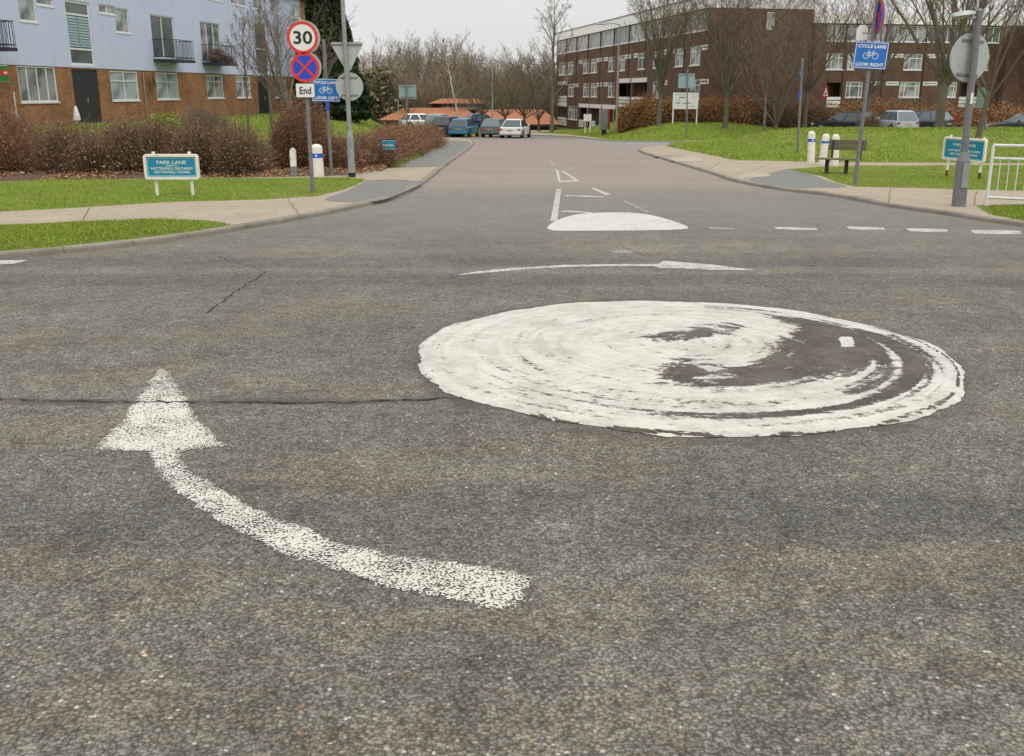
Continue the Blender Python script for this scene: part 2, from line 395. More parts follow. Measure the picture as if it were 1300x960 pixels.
def worn_paint(name, base_wear, scale=38, macro=4.0, attr=None, center=None, col=(.62, .595, .525)):
    """road paint over the aggregate: chips away where the noise falls under the wear level"""
    t = NT(name)
    n = t.noise(scale, 5, .72)
    v = t.math('SUBTRACT', 1.0, t.voro(95, out='Distance'))
    m = t.noise(macro, 4, .6)
    val = t.math('ADD', t.math('MULTIPLY', n, .55), t.math('ADD', t.math('MULTIPLY', v, .36), t.math('MULTIPLY', m, .29)))
    if attr:
        a = t.node('ShaderNodeAttribute'); a.attribute_name = attr; s = t.sep()
        r = t.math('SQRT', t.math('ADD', t.math('MULTIPLY', s[0], s[0]), t.math('MULTIPLY', s[1], s[1])))
        ang = t.math('ARCTAN2', s[1], s[0])
        cb = t.node('ShaderNodeCombineXYZ'); t.l.new(t.math('MULTIPLY', r, 15), cb.inputs[0]); t.l.new(t.math('MULTIPLY', t.math('SINE', ang), 1.3), cb.inputs[1]); t.l.new(t.math('MULTIPLY', t.math('COSINE', ang), 1.3), cb.inputs[2])
        streak = t.noise(1.0, 5, .68, cb.outputs[0])
        n2 = t.noise(11, 6, .75, t.mapped((1, 2.2, 1)))
        val = t.math('ADD', t.math('MULTIPLY', streak, .50), t.math('ADD', t.math('MULTIPLY', n2, .42), t.math('MULTIPLY', n, .30)))
        # val about .59 +- .1
        thr = t.math('ADD', a.outputs['Fac'], 0.0)
        fac = t.smooth(t.math('SUBTRACT', val, thr), -.022, .040)
        tint = t.mix(t.ramp(t.math('ADD', t.math('MULTIPLY', streak, .5), t.math('MULTIPLY', n2, .5)), [(.36, 0.0), (.56, 1.0)]), (.45, .425, .365), (.60, .58, .52))
        tint = t.mix(t.ramp(t.noise(2.4, 7, .78), [(.46, 0.0), (.68, .75)]), tint, (.33, .31, .265))
        tint = t.mix(t.ramp(t.noise(42, 4, .8), [(.52, 0.0), (.70, .5)]), tint, (.36, .335, .28))
        base = t.mix(t.noise(7, 5, .8), (.045, .037, .028), (.125, .102, .076))
        base = t.mix(t.ramp(t.noise(60, 3), [(.4, 0), (.65, .75)]), base, (.035, .030, .024))
        base = t.mix(t.ramp(t.noise(95, 3, .8), [(.60, 0.0), (.68, .8)]), base, (.36, .33, .27))
        base = t.mix(t.ramp(t.noise(2.6, 5, .7), [(.45, 0.0), (.62, .55)]), base, (.155, .135, .105))
        c = t.mix(fac, base, tint)
        t.bump(t.math('ADD', t.math('MULTIPLY', fac, .5), t.math('ADD', t.math('MULTIPLY', streak, .15), t.math('MULTIPLY', n, .9))), .5, .006)
        return t.fin(c, .85, 0, .3)
    if base_wear is None:
        a = t.node('ShaderNodeAttribute'); a.attribute_name = 'wear'; fac = t.smooth(t.math('SUBTRACT', val, a.outputs['Fac']), -.015, .03)
    else: fac = t.smooth(val, base_wear - .015, base_wear + .03)
    c = t.mix(t.noise(6, 4), tuple(x * .86 for x in col), col)
    t.bump(v, .6, .005); t.fin(c, .85, 0, .3)
    tr = t.node('ShaderNodeBsdfTransparent'); mx = t.node('ShaderNodeMixShader')
    t.l.new(fac, mx.inputs[0]); t.l.new(tr.outputs[0], mx.inputs[1]); t.l.new(t.b.outputs[0], mx.inputs[2]); t.l.new(mx.outputs[0], t.out.inputs[0])
    return t.m
M['paint'] = worn_paint('worn_road_paint', .54)
M['paint_solid'] = worn_paint('solid_road_paint', .462, 20, 1.5, col=(.60, .575, .51))
M['paint_arrow'] = worn_paint('chipped_arrow_paint', .556, 100, 3.0, col=(.68, .65, .57))
M['paint_attr'] = worn_paint('edge_worn_road_paint', None, 90, 5.0, col=(.66, .63, .55))
M['paint_faint'] = worn_paint('faint_road_paint', .60, col=(.52, .49, .43))
M['paint_round'] = worn_paint('roundabout_paint', .5, 30, 3, attr='wear')
M['crack'] = plain('open_crack', (.018, .016, .014), .95, .3, 20)

# ------------------------------------------------------------------ polygon helpers
def sd_poly(P, x, y):
    """signed distance, positive inside"""
    P = np.asarray(P, float); d2 = np.full(x.shape, 1e18); ins = np.zeros(x.shape, bool)
    for i in range(len(P)):
        ax, ay = P[i]; bx, by = P[(i + 1) % len(P)]
        ex, ey = bx - ax, by - ay; L = ex * ex + ey * ey + 1e-12
        t = np.clip(((x - ax) * ex + (y - ay) * ey) / L, 0, 1)
        d2 = np.minimum(d2, (x - ax - t * ex) ** 2 + (y - ay - t * ey) ** 2)
        c = ((ay > y) != (by > y)) & (x < (bx - ax) * (y - ay) / (by - ay + 1e-18) + ax); ins ^= c
    d = np.sqrt(d2); return np.where(ins, d, -d)
def vnoise(x, y, s, seed=0):
    """cheap smooth value noise"""
    r = np.random.default_rng(seed).random((64, 64)); X = x * s + 1000; Y = y * s + 1000
    i = np.floor(X).astype(int); j = np.floor(Y).astype(int); fx = X - i; fy = Y - j
    fx = fx * fx * (3 - 2 * fx); fy = fy * fy * (3 - 2 * fy); i %= 64; j %= 64; i1 = (i + 1) % 64; j1 = (j + 1) % 64
    return (r[i, j] * (1 - fx) + r[i1, j] * fx) * (1 - fy) + (r[i, j1] * (1 - fx) + r[i1, j1] * fx) * fy
def sstep(x): x = np.clip(x, 0, 1); return x * x * (3 - 2 * x)
KH = .065
def px_poly(pts, dz=.065): return [tuple(gp(a, b, dz)[:2]) for a, b in pts]
def flat_poly(name, poly, lift, mat, parent=None, thick=0.0):
    vs = [(x, y, plane(x, y) + lift) for x, y in poly]; bm = bmesh.new()
    bv = [bm.verts.new(v) for v in vs]; es = [bm.edges.new((bv[i], bv[(i + 1) % len(bv)])) for i in range(len(bv))]
    bmesh.ops.triangle_fill(bm, edges=es, use_beauty=True)
    bmesh.ops.recalc_face_normals(bm, faces=bm.faces)
    if sum(f.normal.z for f in bm.faces) < 0: bmesh.ops.reverse_faces(bm, faces=bm.faces)
    if thick:
        r = bmesh.ops.extrude_edge_only(bm, edges=[e for e in bm.edges if e.is_boundary])
        for v in [g for g in r['geom'] if isinstance(g, bmesh.types.BMVert)]: v.co.z -= thick
    me = bpy.data.meshes.new(name); bm.to_mesh(me); bm.free(); me.materials.append(mat)
    o = link(bpy.data.objects.new(name, me)); o.parent = parent
    return o
def smooth_line(pts, n=4):
    """Catmull-Rom through 2-D points"""
    P = [np.array(p, float) for p in pts]; out = []
    for i in range(len(P) - 1):
        p0 = P[max(i - 1, 0)]; p1 = P[i]; p2 = P[i + 1]; p3 = P[min(i + 2, len(P) - 1)]
        for k in range(n):
            t = k / n; out.append(tuple(.5 * ((2 * p1) + (-p0 + p2) * t + (2 * p0 - 5 * p1 + 4 * p2 - p3) * t * t + (-p0 + 3 * p1 - 3 * p2 + p3) * t ** 3)))
    out.append(tuple(P[-1])); return out

# ------------------------------------------------------------------ ground, road, pavements
xs = np.concatenate([np.linspace(-700, -90, 16), np.linspace(-80, 80, 41), np.linspace(90, 700, 16)])
ys = np.concatenate([np.linspace(-60, 110, 35), np.linspace(125, 900, 26)])
gx, gy = np.meshgrid(xs, ys); gz0 = planev(gy) - .06
nx = len(xs); I = np.arange(len(ys) - 1)[:, None] * nx + np.arange(nx - 1)[None]; I = I.ravel()
tag(np_mesh('ground', np.stack([gx.ravel(), gy.ravel(), gz0.ravel()], 1), np.stack([I, I + 1, I + nx + 1, I + nx], 1), M['turf']), kind='structure')

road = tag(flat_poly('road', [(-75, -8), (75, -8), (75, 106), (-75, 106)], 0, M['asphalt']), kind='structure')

KL = smooth_line([gp(a, b)[:2] for a, b in [(-260, 353), (0, 328), (60, 323.5), (150, 314.5), (250, 300.5), (300, 292.5), (350, 284), (400, 275), (440, 267), (480, 258), (505, 250), (525, 241), (545, 228), (563, 213), (582, 199), (597, 188), (602, 182), (597, 178), (580, 176.5), (555, 176)]])
KR = smooth_line([gp(a, b)[:2] for a, b in [(1560, 324), (1300, 288), (1250, 281), (1200, 273), (1130, 263), (1060, 250), (1000, 243), (960, 236.5), (930, 230), (900, 220), (870, 211), (840, 202), (820, 196), (811, 192), (815, 188.5), (835, 186), (850, 184.5)]])
KF = smooth_line([gp(a, b)[:2] for a, b in [(668, 172.2), (700, 173), (730, 174.5), (752, 177.5), (775, 179.5), (800, 180), (850, 180.3)]], 3)
KL = [(-60, KL[0][1] - .32 * (60 + KL[0][0]) * .5)] + KL
KL += [(-12, KL[-1][1] + .6), (-40, KL[-1][1] + 2)]
KR = [(60, KR[0][1] - 8)] + KR + [(22, KR[-1][1] - .3), (60, KR[-1][1] - 1)]
KF = [(KF[0][0] - .3, 92), ] + KF + [(24, KF[-1][1] + .2), (60, KF[-1][1] + 1)]
def kerb_strip(name, line, left):
    """stone kerb following the line; pavement lies on its `left` side"""
    L0_ = np.array(line, float); D_ = np.r_[0, np.cumsum(np.linalg.norm(np.diff(L0_, axis=0), axis=1))]
    near = D_[np.abs(L0_[:, 0]) < 32]; S_ = [(d, 0.0, 0) for d in D_ if not near.min() <= d <= near.max()]
    rg_ = random.Random(len(line)); q = near.min()
    while q < near.max():
        h = rg_.uniform(-.006, .006); S_ += [(q + .006, h, 0), (q + .3, h, 0), (q + .6, h, 0), (q + .906, h, 0), (q + .912, -.022, 1)]; q += .915
    S_.sort(); d_ = np.array([a[0] for a in S_]); L = np.stack([np.interp(d_, D_, L0_[:, 0]), np.interp(d_, D_, L0_[:, 1])], 1)
    n = len(L); vs = []; fs = []; s = 1 if left else -1
    T = np.stack([np.interp(d_ + .25, D_, L0_[:, 0]) - np.interp(d_ - .25, D_, L0_[:, 0]), np.interp(d_ + .25, D_, L0_[:, 1]) - np.interp(d_ - .25, D_, L0_[:, 1])], 1); T /= np.linalg.norm(T, axis=1)[:, None] + 1e-9; N = np.stack([-T[:, 1], T[:, 0]], 1) * s
    prof = [(-.022, -.02), (-.018, KH - .02), (-.006, KH), (.016, KH + .007), (.125, KH + .007), (.125, KH - .05)]
    for i in range(n):
        for k_, (o, z) in enumerate(prof):
            o2 = o + (.012 if S_[i][2] and k_ < 3 else 0); x, y = L[i] + N[i] * o2; vs.append((x, y, plane(x, y) + z + (S_[i][1] if 0 < k_ < 5 else 0)))
    m = len(prof)
    for i in range(n - 1):
        for k in range(m - 1): fs.append((i * m + k, i * m + k + 1, (i + 1) * m + k + 1, (i + 1) * m + k))
    mb = MB(); mb.add(vs, fs); return tag(mb.build(name, M['kerb']), kind='structure')
kerb_strip('kerb', KL, True); kerb_strip('kerb', KR, False); kerb_strip('kerb', KF, True)
PLp = KL + [(-60, KL[-1][1])]
PRp = KR
PFp = KF + [(60, 105), (KF[0][0] - .3, 105)]
pav_l = tag(flat_poly('pavement', PLp, KH, M['paving'], thick=.12), kind='structure')
pav_r = tag(flat_poly('pavement', PRp, KH, M['paving'], thick=.12), kind='structure')
pav_f = tag(flat_poly('pavement', PFp, KH, M['paving'], thick=.12), kind='structure')
def sheet(pts, mat, lift=KH + .004, name='path', n=3, par=None):
    return tag(flat_poly(name, smooth_line(px_poly(pts) + [px_poly(pts)[0]], n)[:-1], lift, mat), kind='structure')
sheet([(466, 229), (505, 228), (535, 231), (529, 237), (508, 246), (486, 254), (455, 257), (412, 253.5), (440, 243)], M['tarmac'], name='footway_patch')
sheet([(505, 212.5), (530, 197), (552, 182), (563, 178.5), (592, 178.8), (597, 183), (588, 191), (573, 202), (560, 211)], M['tarmac'], name='footway_patch')
sheet([(950, 228.5), (1000, 214.5), (1022, 218), (1048, 229), (1075, 237), (1040, 238.5), (1000, 239), (975, 235)], M['tarmac'], name='footway_patch')
sheet([(934, 227), (953, 219.5), (980, 223), (950, 226.5), (940, 229)], M['paving_pale'], KH + .008, name='footway_patch')
sheet([(850, 203.5), (880, 197.5), (893, 205), (862, 205)], M['paving_pale'], KH + .008, name='footway_patch')
sheet([(830, 197.2), (864, 196.4), (864, 198.2), (834, 199)], M['brick_strip'], KH + .008, name='footway_patch', n=2)

# ------------------------------------------------------------------ grassed patches with their own relief
PATCHES = []
def mound_h(p, x, y):
    sd = sd_poly(p['poly'], x, y)
    rag = (vnoise(x, y, 2.3, 3) - .5) * .16 + (vnoise(x, y, .7, 4) - .5) * .2
    q = sd + rag * .5; base = KH + np.where(q > 0, np.minimum(q * .4, .03), np.maximum(q * 1.3, -.22))
    h = p['amp'](x, y, sd) if callable(p['amp']) else p['amp'] * sstep(sd / p['ramp'])
    bumps = (vnoise(x, y, 1.6, 5) - .5) * .035 + (vnoise(x, y, .35, 6) - .5) * .12 * min(1, p['ramp'] / 4)
    return base + h + bumps * sstep(sd / .8), sd
def gzv(x, y):
    x = np.asarray(x, float); y = np.asarray(y, float)
    z = np.where((sd_poly(PLp, x, y) > 0) | (sd_poly(PRp, x, y) > 0) | (sd_poly(PFp, x, y) > 0), KH, 0.0)
    for p in PATCHES:
        h, sd = mound_h(p, x, y); z = np.where(sd > 0, np.maximum(z, h), z)
    return planev(y) + z
def gz(x, y): return float(gzv(np.array([x]), np.array([y]))[0])
def on(px, py, y0=6, y1=118):
    """first point of the terrain seen at this pixel"""
    Y = np.linspace(y0, y1, 1800); d = ray(px, py); t = Y / d.y
    X = d.x * t; Z = H + d.z * t; g = gzv(X, Y); k = np.argmax(Z <= g)
    if Z[k] > g[k]: k = len(Y) - 1
    return Vector((X[k], Y[k], g[k]))
def col(px, Y):
    """terrain point in pixel column px at distance Y"""
    x = gpx(px, Y); return Vector((x, Y, gz(x, Y)))
def patch(name, poly, amp=0.0, ramp=1.0, cell=.2, mat='turf'):
    p = dict(poly=poly, amp=amp, ramp=ramp); PATCHES.append(p)
    A = np.array(poly); x = np.arange(A[:, 0].min() - .4, A[:, 0].max() + .4 + cell, cell); y = np.arange(A[:, 1].min() - .4, A[:, 1].max() + .4 + cell, cell)
    X, Y = np.meshgrid(x, y); h, sd = mound_h(p, X, Y); Z = planev(Y) + h; nx = len(x)
    i = (np.arange(len(y) - 1)[:, None] * nx + np.arange(nx - 1)[None]).ravel()
    keep = sd.ravel(); ok = (keep[i] > -.35) | (keep[i + 1] > -.35) | (keep[i + nx] > -.35); i = i[ok]
    used = np.zeros(X.size, bool); F4 = np.stack([i, i + 1, i + nx + 1, i + nx], 1); used[F4.ravel()] = True
    remap = np.cumsum(used) - 1; V = np.stack([X.ravel(), Y.ravel(), Z.ravel()], 1)[used]
    return tag(np_mesh(name, V, remap[F4], M[mat], smooth=True), kind='structure')
G1 = px_poly([(-250, 312), (0, 288), (100, 284), (200, 281.5), (262, 282.5), (292, 286), (250, 293.5), (150, 304.8), (100, 310), (60, 314.5), (0, 320), (-250, 343)])
G2 = px_poly([(-300, 296), (0, 269), (110, 263), (225, 256), (330, 253.5), (400, 249.5), (440, 240), (464, 229), (440, 226.5), (380, 227), (250, 227.5), (100, 229), (0, 232), (-300, 243)])
patch('grass_verge', G1, cell=.12); patch('grass_verge', G2, cell=.15)
BED = px_poly([(-300, 239), (0, 230.5), (250, 226), (370, 224.5), (440, 223), (496, 214), (499, 209), (512, 199), (530, 186), (545, 180), (530, 178), (470, 188), (400, 196), (0, 205), (-300, 212)])
patch('planting_bed', BED, 0.05, 1.0, .3, 'soil')
G4 = px_poly([(500, 213), (520, 205), (540, 194), (558, 182), (565, 178), (552, 177.3), (538, 184), (524, 191), (508, 200), (500, 209)])
patch('grass_verge', G4, cell=.2)
# left building facade plane
L0 = at_z(98, 159, .16); L1 = at_z(327, 146, .16)
LD = Vector((L1.x - L0.x, L1.y - L0.y, 0)).normalized()
def lawn_amp(x, y, sd):
    # rises towards the foot of the left-hand flats, and to a bank farther up the street
    D = (x - L0.x) * LD.y - (y - L0.y) * LD.x
    foot = .16 + SL * y - KH
    k = sstep(1 - (D - .6) / 11.0)
    return foot * k * sstep(sd / 5) + (1 - k) * .75 * sstep(sd / 7)
LAWN = [(-70, 27.5)] + [tuple(gp(a, b, .1)[:2]) for a, b in [(0, 207), (400, 198), (470, 190), (530, 179.5), (548, 176)]] + [(-9, 84), (-13, 96), (-34, 96), (-70, 60)]
patch('lawn', LAWN, lawn_amp, 1.0, .5)
G5 = px_poly([(1003, 215.5), (1040, 213), (1100, 211.5), (1300, 210.5), (1560, 211), (1560, 252), (1300, 242.5), (1200, 240), (1085, 237), (1065, 232), (1045, 224)])
patch('grass_verge', G5, cell=.15)
BANK = px_poly([(845, 186), (852, 181.2), (870, 180.8)]) + [(26, 56.5), (62, 57)] + px_poly([(1700, 206), (1300, 207.5), (1050, 206), (935, 203.5), (905, 198), (865, 190)])
patch('grass_bank', BANK, .95, 7.5, .3)
FARM = px_poly([(722, 171), (745, 173.5), (770, 177.5), (800, 178.6), (850, 179)]) + [(24, 70), (60, 71), (60, 100), (4, 100), (2.5, 90)]
def far_amp(x, y, sd): return sstep(sd / 7) * (.25 + .75 * sstep((x - 5) / 6.0))
patch('grass_bank', FARM, far_amp, 7.0, .5)
GB = [(-14, 80), (-3, 79), (.2, 84), (1.5, 95), (1.5, 105), (-16, 105)]
patch('lawn', GB, .35, 6, .6)
G9 = px_poly([(1245, 262.5), (1300, 262), (1560, 275), (1560, 313), (1300, 280), (1262, 273.5)])
patch('grass_verge', G9, cell=.15)

def blades(name, polys, count, h, w, ymax=1e9, mat='blade', tuft=False):
    V = []; n_each = count // len(polys)
    for poly in polys:
        A = np.array(poly); lo = np.maximum(A.min(0), [-22, 0]); hi = np.minimum(A.max(0), [26, ymax])
        n = n_each * 3; yy = lo[1] + (hi[1] - lo[1]) * RNG.random(n) ** 1.25; xx = RNG.uniform(lo[0], hi[0], n)
        dep = yy; vis = np.abs(xx) < dep * .60; sd = sd_poly(poly, xx, yy); k = (sd > -.06) & vis; xx = xx[k][:n_each]; yy = yy[k][:n_each]
        zz = gzv(xx, yy) - .01; m = len(xx); a = RNG.uniform(0, 2 * PI, m); hh = h * RNG.uniform(.4, 1.25, m) * (.6 + .9 * vnoise(xx, yy, 1.1, 9)); ww = w * RNG.uniform(.7, 1.4, m)
        lean = RNG.normal(0, .45, (m, 2)) * hh[:, None]
        p0 = np.stack([xx - np.cos(a) * ww, yy - np.sin(a) * ww, zz], 1); p1 = np.stack([xx + np.cos(a) * ww, yy + np.sin(a) * ww, zz], 1)
        p2 = np.stack([xx + lean[:, 0], yy + lean[:, 1], zz + hh], 1); V.append(np.stack([p0, p1, p2], 1).reshape(-1, 3))
    V = np.concatenate(V); return tag(np_mesh(name, V, np.arange(len(V)).reshape(-1, 3), M[mat]), 'short green grass blades over the verges', 'grass', kind='stuff')
blades('grass', [G1, G2, G5, G9], 170000, .042, .005)
blades('grass', [BANK, G4], 70000, .09, .013, ymax=52)
blades('grass', [LAWN, FARM], 60000, .11, .02, ymax=90)

# ------------------------------------------------------------------ painted markings
def marking(name, pts, label, cat='road marking', mat='paint', group=None, n=1, lift=.004):
    poly = [tuple(gp(a, b)[:2]) for a, b in pts]
    if n > 1: poly = smooth_line(poly + [poly[0]], n)[:-1]
    rg_ = random.Random(len(label)); q = []; jit = .012 if 'arrow' in name else .006
    for p0, p1 in zip(poly, poly[1:] + poly[:1]):
        m_n = max(1, min(60, int(math.dist(p0, p1) / .035)))
        for k_ in range(m_n):
            f_ = k_ / m_n; q.append((p0[0] + (p1[0] - p0[0]) * f_ + rg_.uniform(-jit, jit), p0[1] + (p1[1] - p0[1]) * f_ + rg_.uniform(-jit, jit)))
    poly = q
    cx = sum(p[0] for p in poly) / len(poly); cy = sum(p[1] for p in poly) / len(poly)
    return tag(flat_poly(name, poly, lift, M[mat]), label, cat, group)
def worn_marking(name, pts, label, cell, base, edge, ew, extra=None, cat='arrow marking', lift=.004):
    poly = [tuple(gp(a, b)[:2]) for a, b in pts]; A = np.array(poly); x = np.arange(A[:, 0].min() - .03, A[:, 0].max() + .03 + cell, cell); y = np.arange(A[:, 1].min() - .03, A[:, 1].max() + .03 + cell, cell)
    X, Y = np.meshgrid(x, y); sd = sd_poly(poly, X, Y) + (vnoise(X, Y, 14, 61) - .5) * .03 + (vnoise(X, Y, 45, 62) - .5) * .02; nx = len(x)
    i = (np.arange(len(y) - 1)[:, None] * nx + np.arange(nx - 1)[None]).ravel(); sd = sd + .010; k = np.minimum.reduce([sd.ravel()[i], sd.ravel()[i + 1], sd.ravel()[i + nx], sd.ravel()[i + nx + 1]]); i = i[k > 0]
    F4 = np.stack([i, i + 1, i + nx + 1, i + nx], 1); used = np.zeros(X.size, bool); used[F4.ravel()] = True; rm = np.cumsum(used) - 1
    V = np.stack([X.ravel(), Y.ravel(), planev(Y.ravel()) + lift], 1)[used]; w = base + edge * np.clip(1 - sd.ravel()[used] / ew, 0, 1) ** 1.5 + .05 * (vnoise(V[:, 0], V[:, 1], 3.5, 63) - .5)
    if extra: w = w + extra(V[:, 0], V[:, 1])
    o = np_mesh(name, V, rm[F4], M['paint_attr']); at = o.data.attributes.new('wear', 'FLOAT', 'POINT'); at.data.foreach_set('value', w.astype(np.float32)); return tag(o, label, cat)
def arrow_extra(x, y):
    head = np.array([gp(a, b)[:2] for a, b in [(205, 467), (290, 570), (200, 580), (115, 573)]]); h = sd_poly(head, x, y); tip = gp(205, 490)
    return np.where(h > 0, -.035 * np.clip(h / .1, 0, 1), 0) + .05 * (np.hypot(x - tip.x, y - tip.y) < .12) + .03 * sstep(1 - np.hypot(x - gp(230, 600).x, y - gp(230, 600).y) / .35)
worn_marking('direction_arrow', [(205, 467), (213, 471), (232, 500), (250, 530), (270, 552), (287, 566), (262, 570), (226, 572), (230, 586), (250, 604), (292, 628), (334, 651), (371, 667), (428, 689), (503, 706.5), (583, 715), (640, 723), (679, 733),
    (668, 752), (652, 776), (606, 770), (559, 761), (494, 745), (447, 731), (390, 714), (353, 700), (325, 685), (278, 661), (245, 640), (203, 605), (189, 573), (150, 571), (118, 572), (140, 553), (160, 528), (182, 497)],
    'large curved white arrow with chipped paint nearest on the road', 0.012, .546, .08, .055, arrow_extra)
marking('direction_arrow', [(572, 350.5), (615, 344), (657, 340.3), (715, 337), (780, 335.8), (836, 335.5), (842, 331.5), (862, 333), (900, 336), (962, 343.5), (900, 343), (860, 341), (838, 341), (831, 338.5), (780, 338.2), (715, 339.5), (660, 342.8), (620, 346.6)],
    'thin worn white arrow on the far side of the round white island', 'arrow marking')
marking('splitter_island', [(694, 290), (700, 284), (712, 278), (730, 273), (752, 270.6), (790, 270), (818, 272), (845, 278), (873, 288), (864, 291.5), (820, 292.8), (728, 293.4), (702, 293)], 'solid white lens shaped island painted across the mouth of the side street', 'road marking', 'paint_solid', n=3)
hatch = 'thin white lines of the painted hatching in the side street'
marking('hatch_line', [(706.5, 240), (712.5, 240), (707.5, 281), (698.5, 281)], 'wider left edge line of the hatching behind the white lens island')
marking('hatch_line', [(717, 248), (767, 249.4), (767, 250.8), (717, 249.4)], 'thin cross line between the two diagonal edges of the hatching')
marking('hatch_line', [(713, 268.4), (732, 268.2), (752, 270.2), (750, 271.4), (730, 270.3), (713, 269.6)], 'short cross line touching the top of the white lens island', lift=.0075)
marking('hatch_line', [(750, 239), (755, 239), (775, 247), (769, 248.3)], 'upper dash of the slanting right edge of the hatching')
marking('hatch_line', [(790, 255.5), (794, 255.3), (828, 270.2), (822, 270.6)], 'lower faint dash of the slanting right edge of the hatching', mat='paint_faint')
tri = thing('hatch_triangle', 'small white outlined triangle at the tip of the hatching', 'road marking', gp(714, 225))
def sub(name, pts, mat='paint'):
    o = flat_poly(name, [tuple(gp(a, b)[:2]) for a, b in pts], .004, M[mat]); o.parent = tri; o.location = -tri.location; return o
sub('edge_line', [(705, 216), (709, 216), (711.8, 229.6), (711.8, 231.6), (709, 231.6)]); sub('edge_line', [(712.2, 229.6), (733, 228.8), (735.5, 230.4), (712.2, 231.6)]); sub('edge_line', [(711.5, 217), (716, 217), (733, 228.4), (729, 228.6)])
marking('lane_dash', [(696, 203), (699, 203), (705.5, 211), (702, 211)], 'tiny white dash farthest up the middle of the side street', mat='paint_faint')
for (a, b, c, y0, y1, lb) in ((898, 930, 0, 288.8, 291.5, 'shortest worn dash of the give way line beside the lens island'), (982, 1036, 0, 288.6, 292.2, 'second dash of the give way line counted from the lens island'),
        (1074, 1122, 0, 288.0, 292.4, 'middle dash of the give way line across the right road mouth'), (1150, 1202, 0, 290.2, 295.0, 'fourth dash of the give way line counted from the lens island'),
        (1232, 1295, 0, 292.2, 297.6, 'dash of the give way line nearest the white railing')):
    m = (a + b) / 2
    marking('give_way_dash', [(a, y0), (m, y0 + .4), (b, y0 + 1.4), (b + 2, y1), (m, y1), (a + 5, y1 - 1)], lb, group='dashes of the give way line', mat='paint' if b > 950 else 'paint_faint')
marking('give_way_dash', [(-30, 331), (20, 330.6), (36, 330.8), (18, 335), (-30, 338)], 'white dash beside the kerb at the left edge', group='dashes of the left road mouth')
marking('paint_scrap', [(776, 319), (797, 317.5), (808, 320), (800, 322), (780, 321.5)], 'small worn scrap of white paint between lens island and thin arrow', mat='paint_faint')

def crack(name, pts, w, lab, seed, par=None):
    """open joint: a ragged narrow dark strip"""
    r = random.Random(seed); L = [np.array(gp(a, b)[:2]) for a, b in pts]; P = []
    for a, b in zip(L[:-1], L[1:]):
        n = max(2, int(np.linalg.norm(b - a) / .05))
        for k in range(n): P.append(a + (b - a) * k / n + np.array([r.gauss(0, .008), r.gauss(0, .012)]))
    P.append(L[-1]); T = np.gradient(np.array(P), axis=0); T /= np.linalg.norm(T, axis=1)[:, None] + 1e-9; vs = []; fs = []
    for i, (p, t) in enumerate(zip(P, T)):
        ww = w * r.uniform(.25, 1.3); nn = np.array([-t[1], t[0]]) * ww
        for s in (1, -1): x, y = p + nn * s; vs.append((x, y, plane(x, y) + .0075))
    for i in range(len(P) - 1): fs.append((2 * i, 2 * i + 1, 2 * i + 3, 2 * i + 2))
    o = mesh_obj(name, vs, fs, M['crack'], par); o.data.flip_normals() if o.data.polygons[0].normal.z < 0 else None
    return tag(o, kind='structure')
crack('road_crack', [(-60, 507), (0, 508), (80, 510), (190, 511), (300, 511.5), (400, 512), (470, 510), (540, 508), (592, 504)], .010, '', 1)
crack('road_crack', [(337, 345), (330, 352), (305, 367), (290, 378), (262, 398)], .007, '', 2)
crack('road_crack', [(279, 326), (290, 331), (318, 338), (337, 345)], .004, '', 3)
crack('road_crack', [(783, 311), (812, 322), (818, 326)], .005, '', 4)
crack('road_crack', [(743, 308), (790, 309)], .006, '', 5)

def joint(pts, w, seed):
    r_ = random.Random(seed); P = [np.array(gp(a, b, KH)[:2]) for a, b in pts]; Q = []
    for a, b in zip(P[:-1], P[1:]):
        for k in range(12): Q.append(a + (b - a) * k / 12 + np.array([r_.gauss(0, .012), r_.gauss(0, .012)]))
    Q.append(P[-1]); vs = []; fs = []
    for i, p in enumerate(Q):
        tt = Q[min(i + 1, len(Q) - 1)] - Q[max(i - 1, 0)]; tt /= np.linalg.norm(tt) + 1e-9; nn = np.array([-tt[1], tt[0]]) * w * r_.uniform(.5, 1.3)
        for q in (1, -1): x, y = p + nn * q; vs.append((x, y, plane(x, y) + KH + .0105))
    for i in range(len(Q) - 1): fs.append((2 * i, 2 * i + 1, 2 * i + 3, 2 * i + 2))
    o = mesh_obj('pavement_joint', vs, fs, M['joint']); tag(o, kind='structure')
    if o.data.polygons[0].normal.z < 0: o.data.flip_normals()
M['joint'] = plain('mossy_joint', (.10, .085, .05), .95, .3, 9)
for i, q in enumerate([[(115, 263), (104, 281)], [(365, 252), (382, 277)], [(1130, 239.5), (1128, 260)],
        [(915, 205), (900, 216)], [(870, 200), (852, 205)], [(985, 206.5), (955, 217)], [(1240, 243), (1236, 262)]]): joint(q, .006, i)
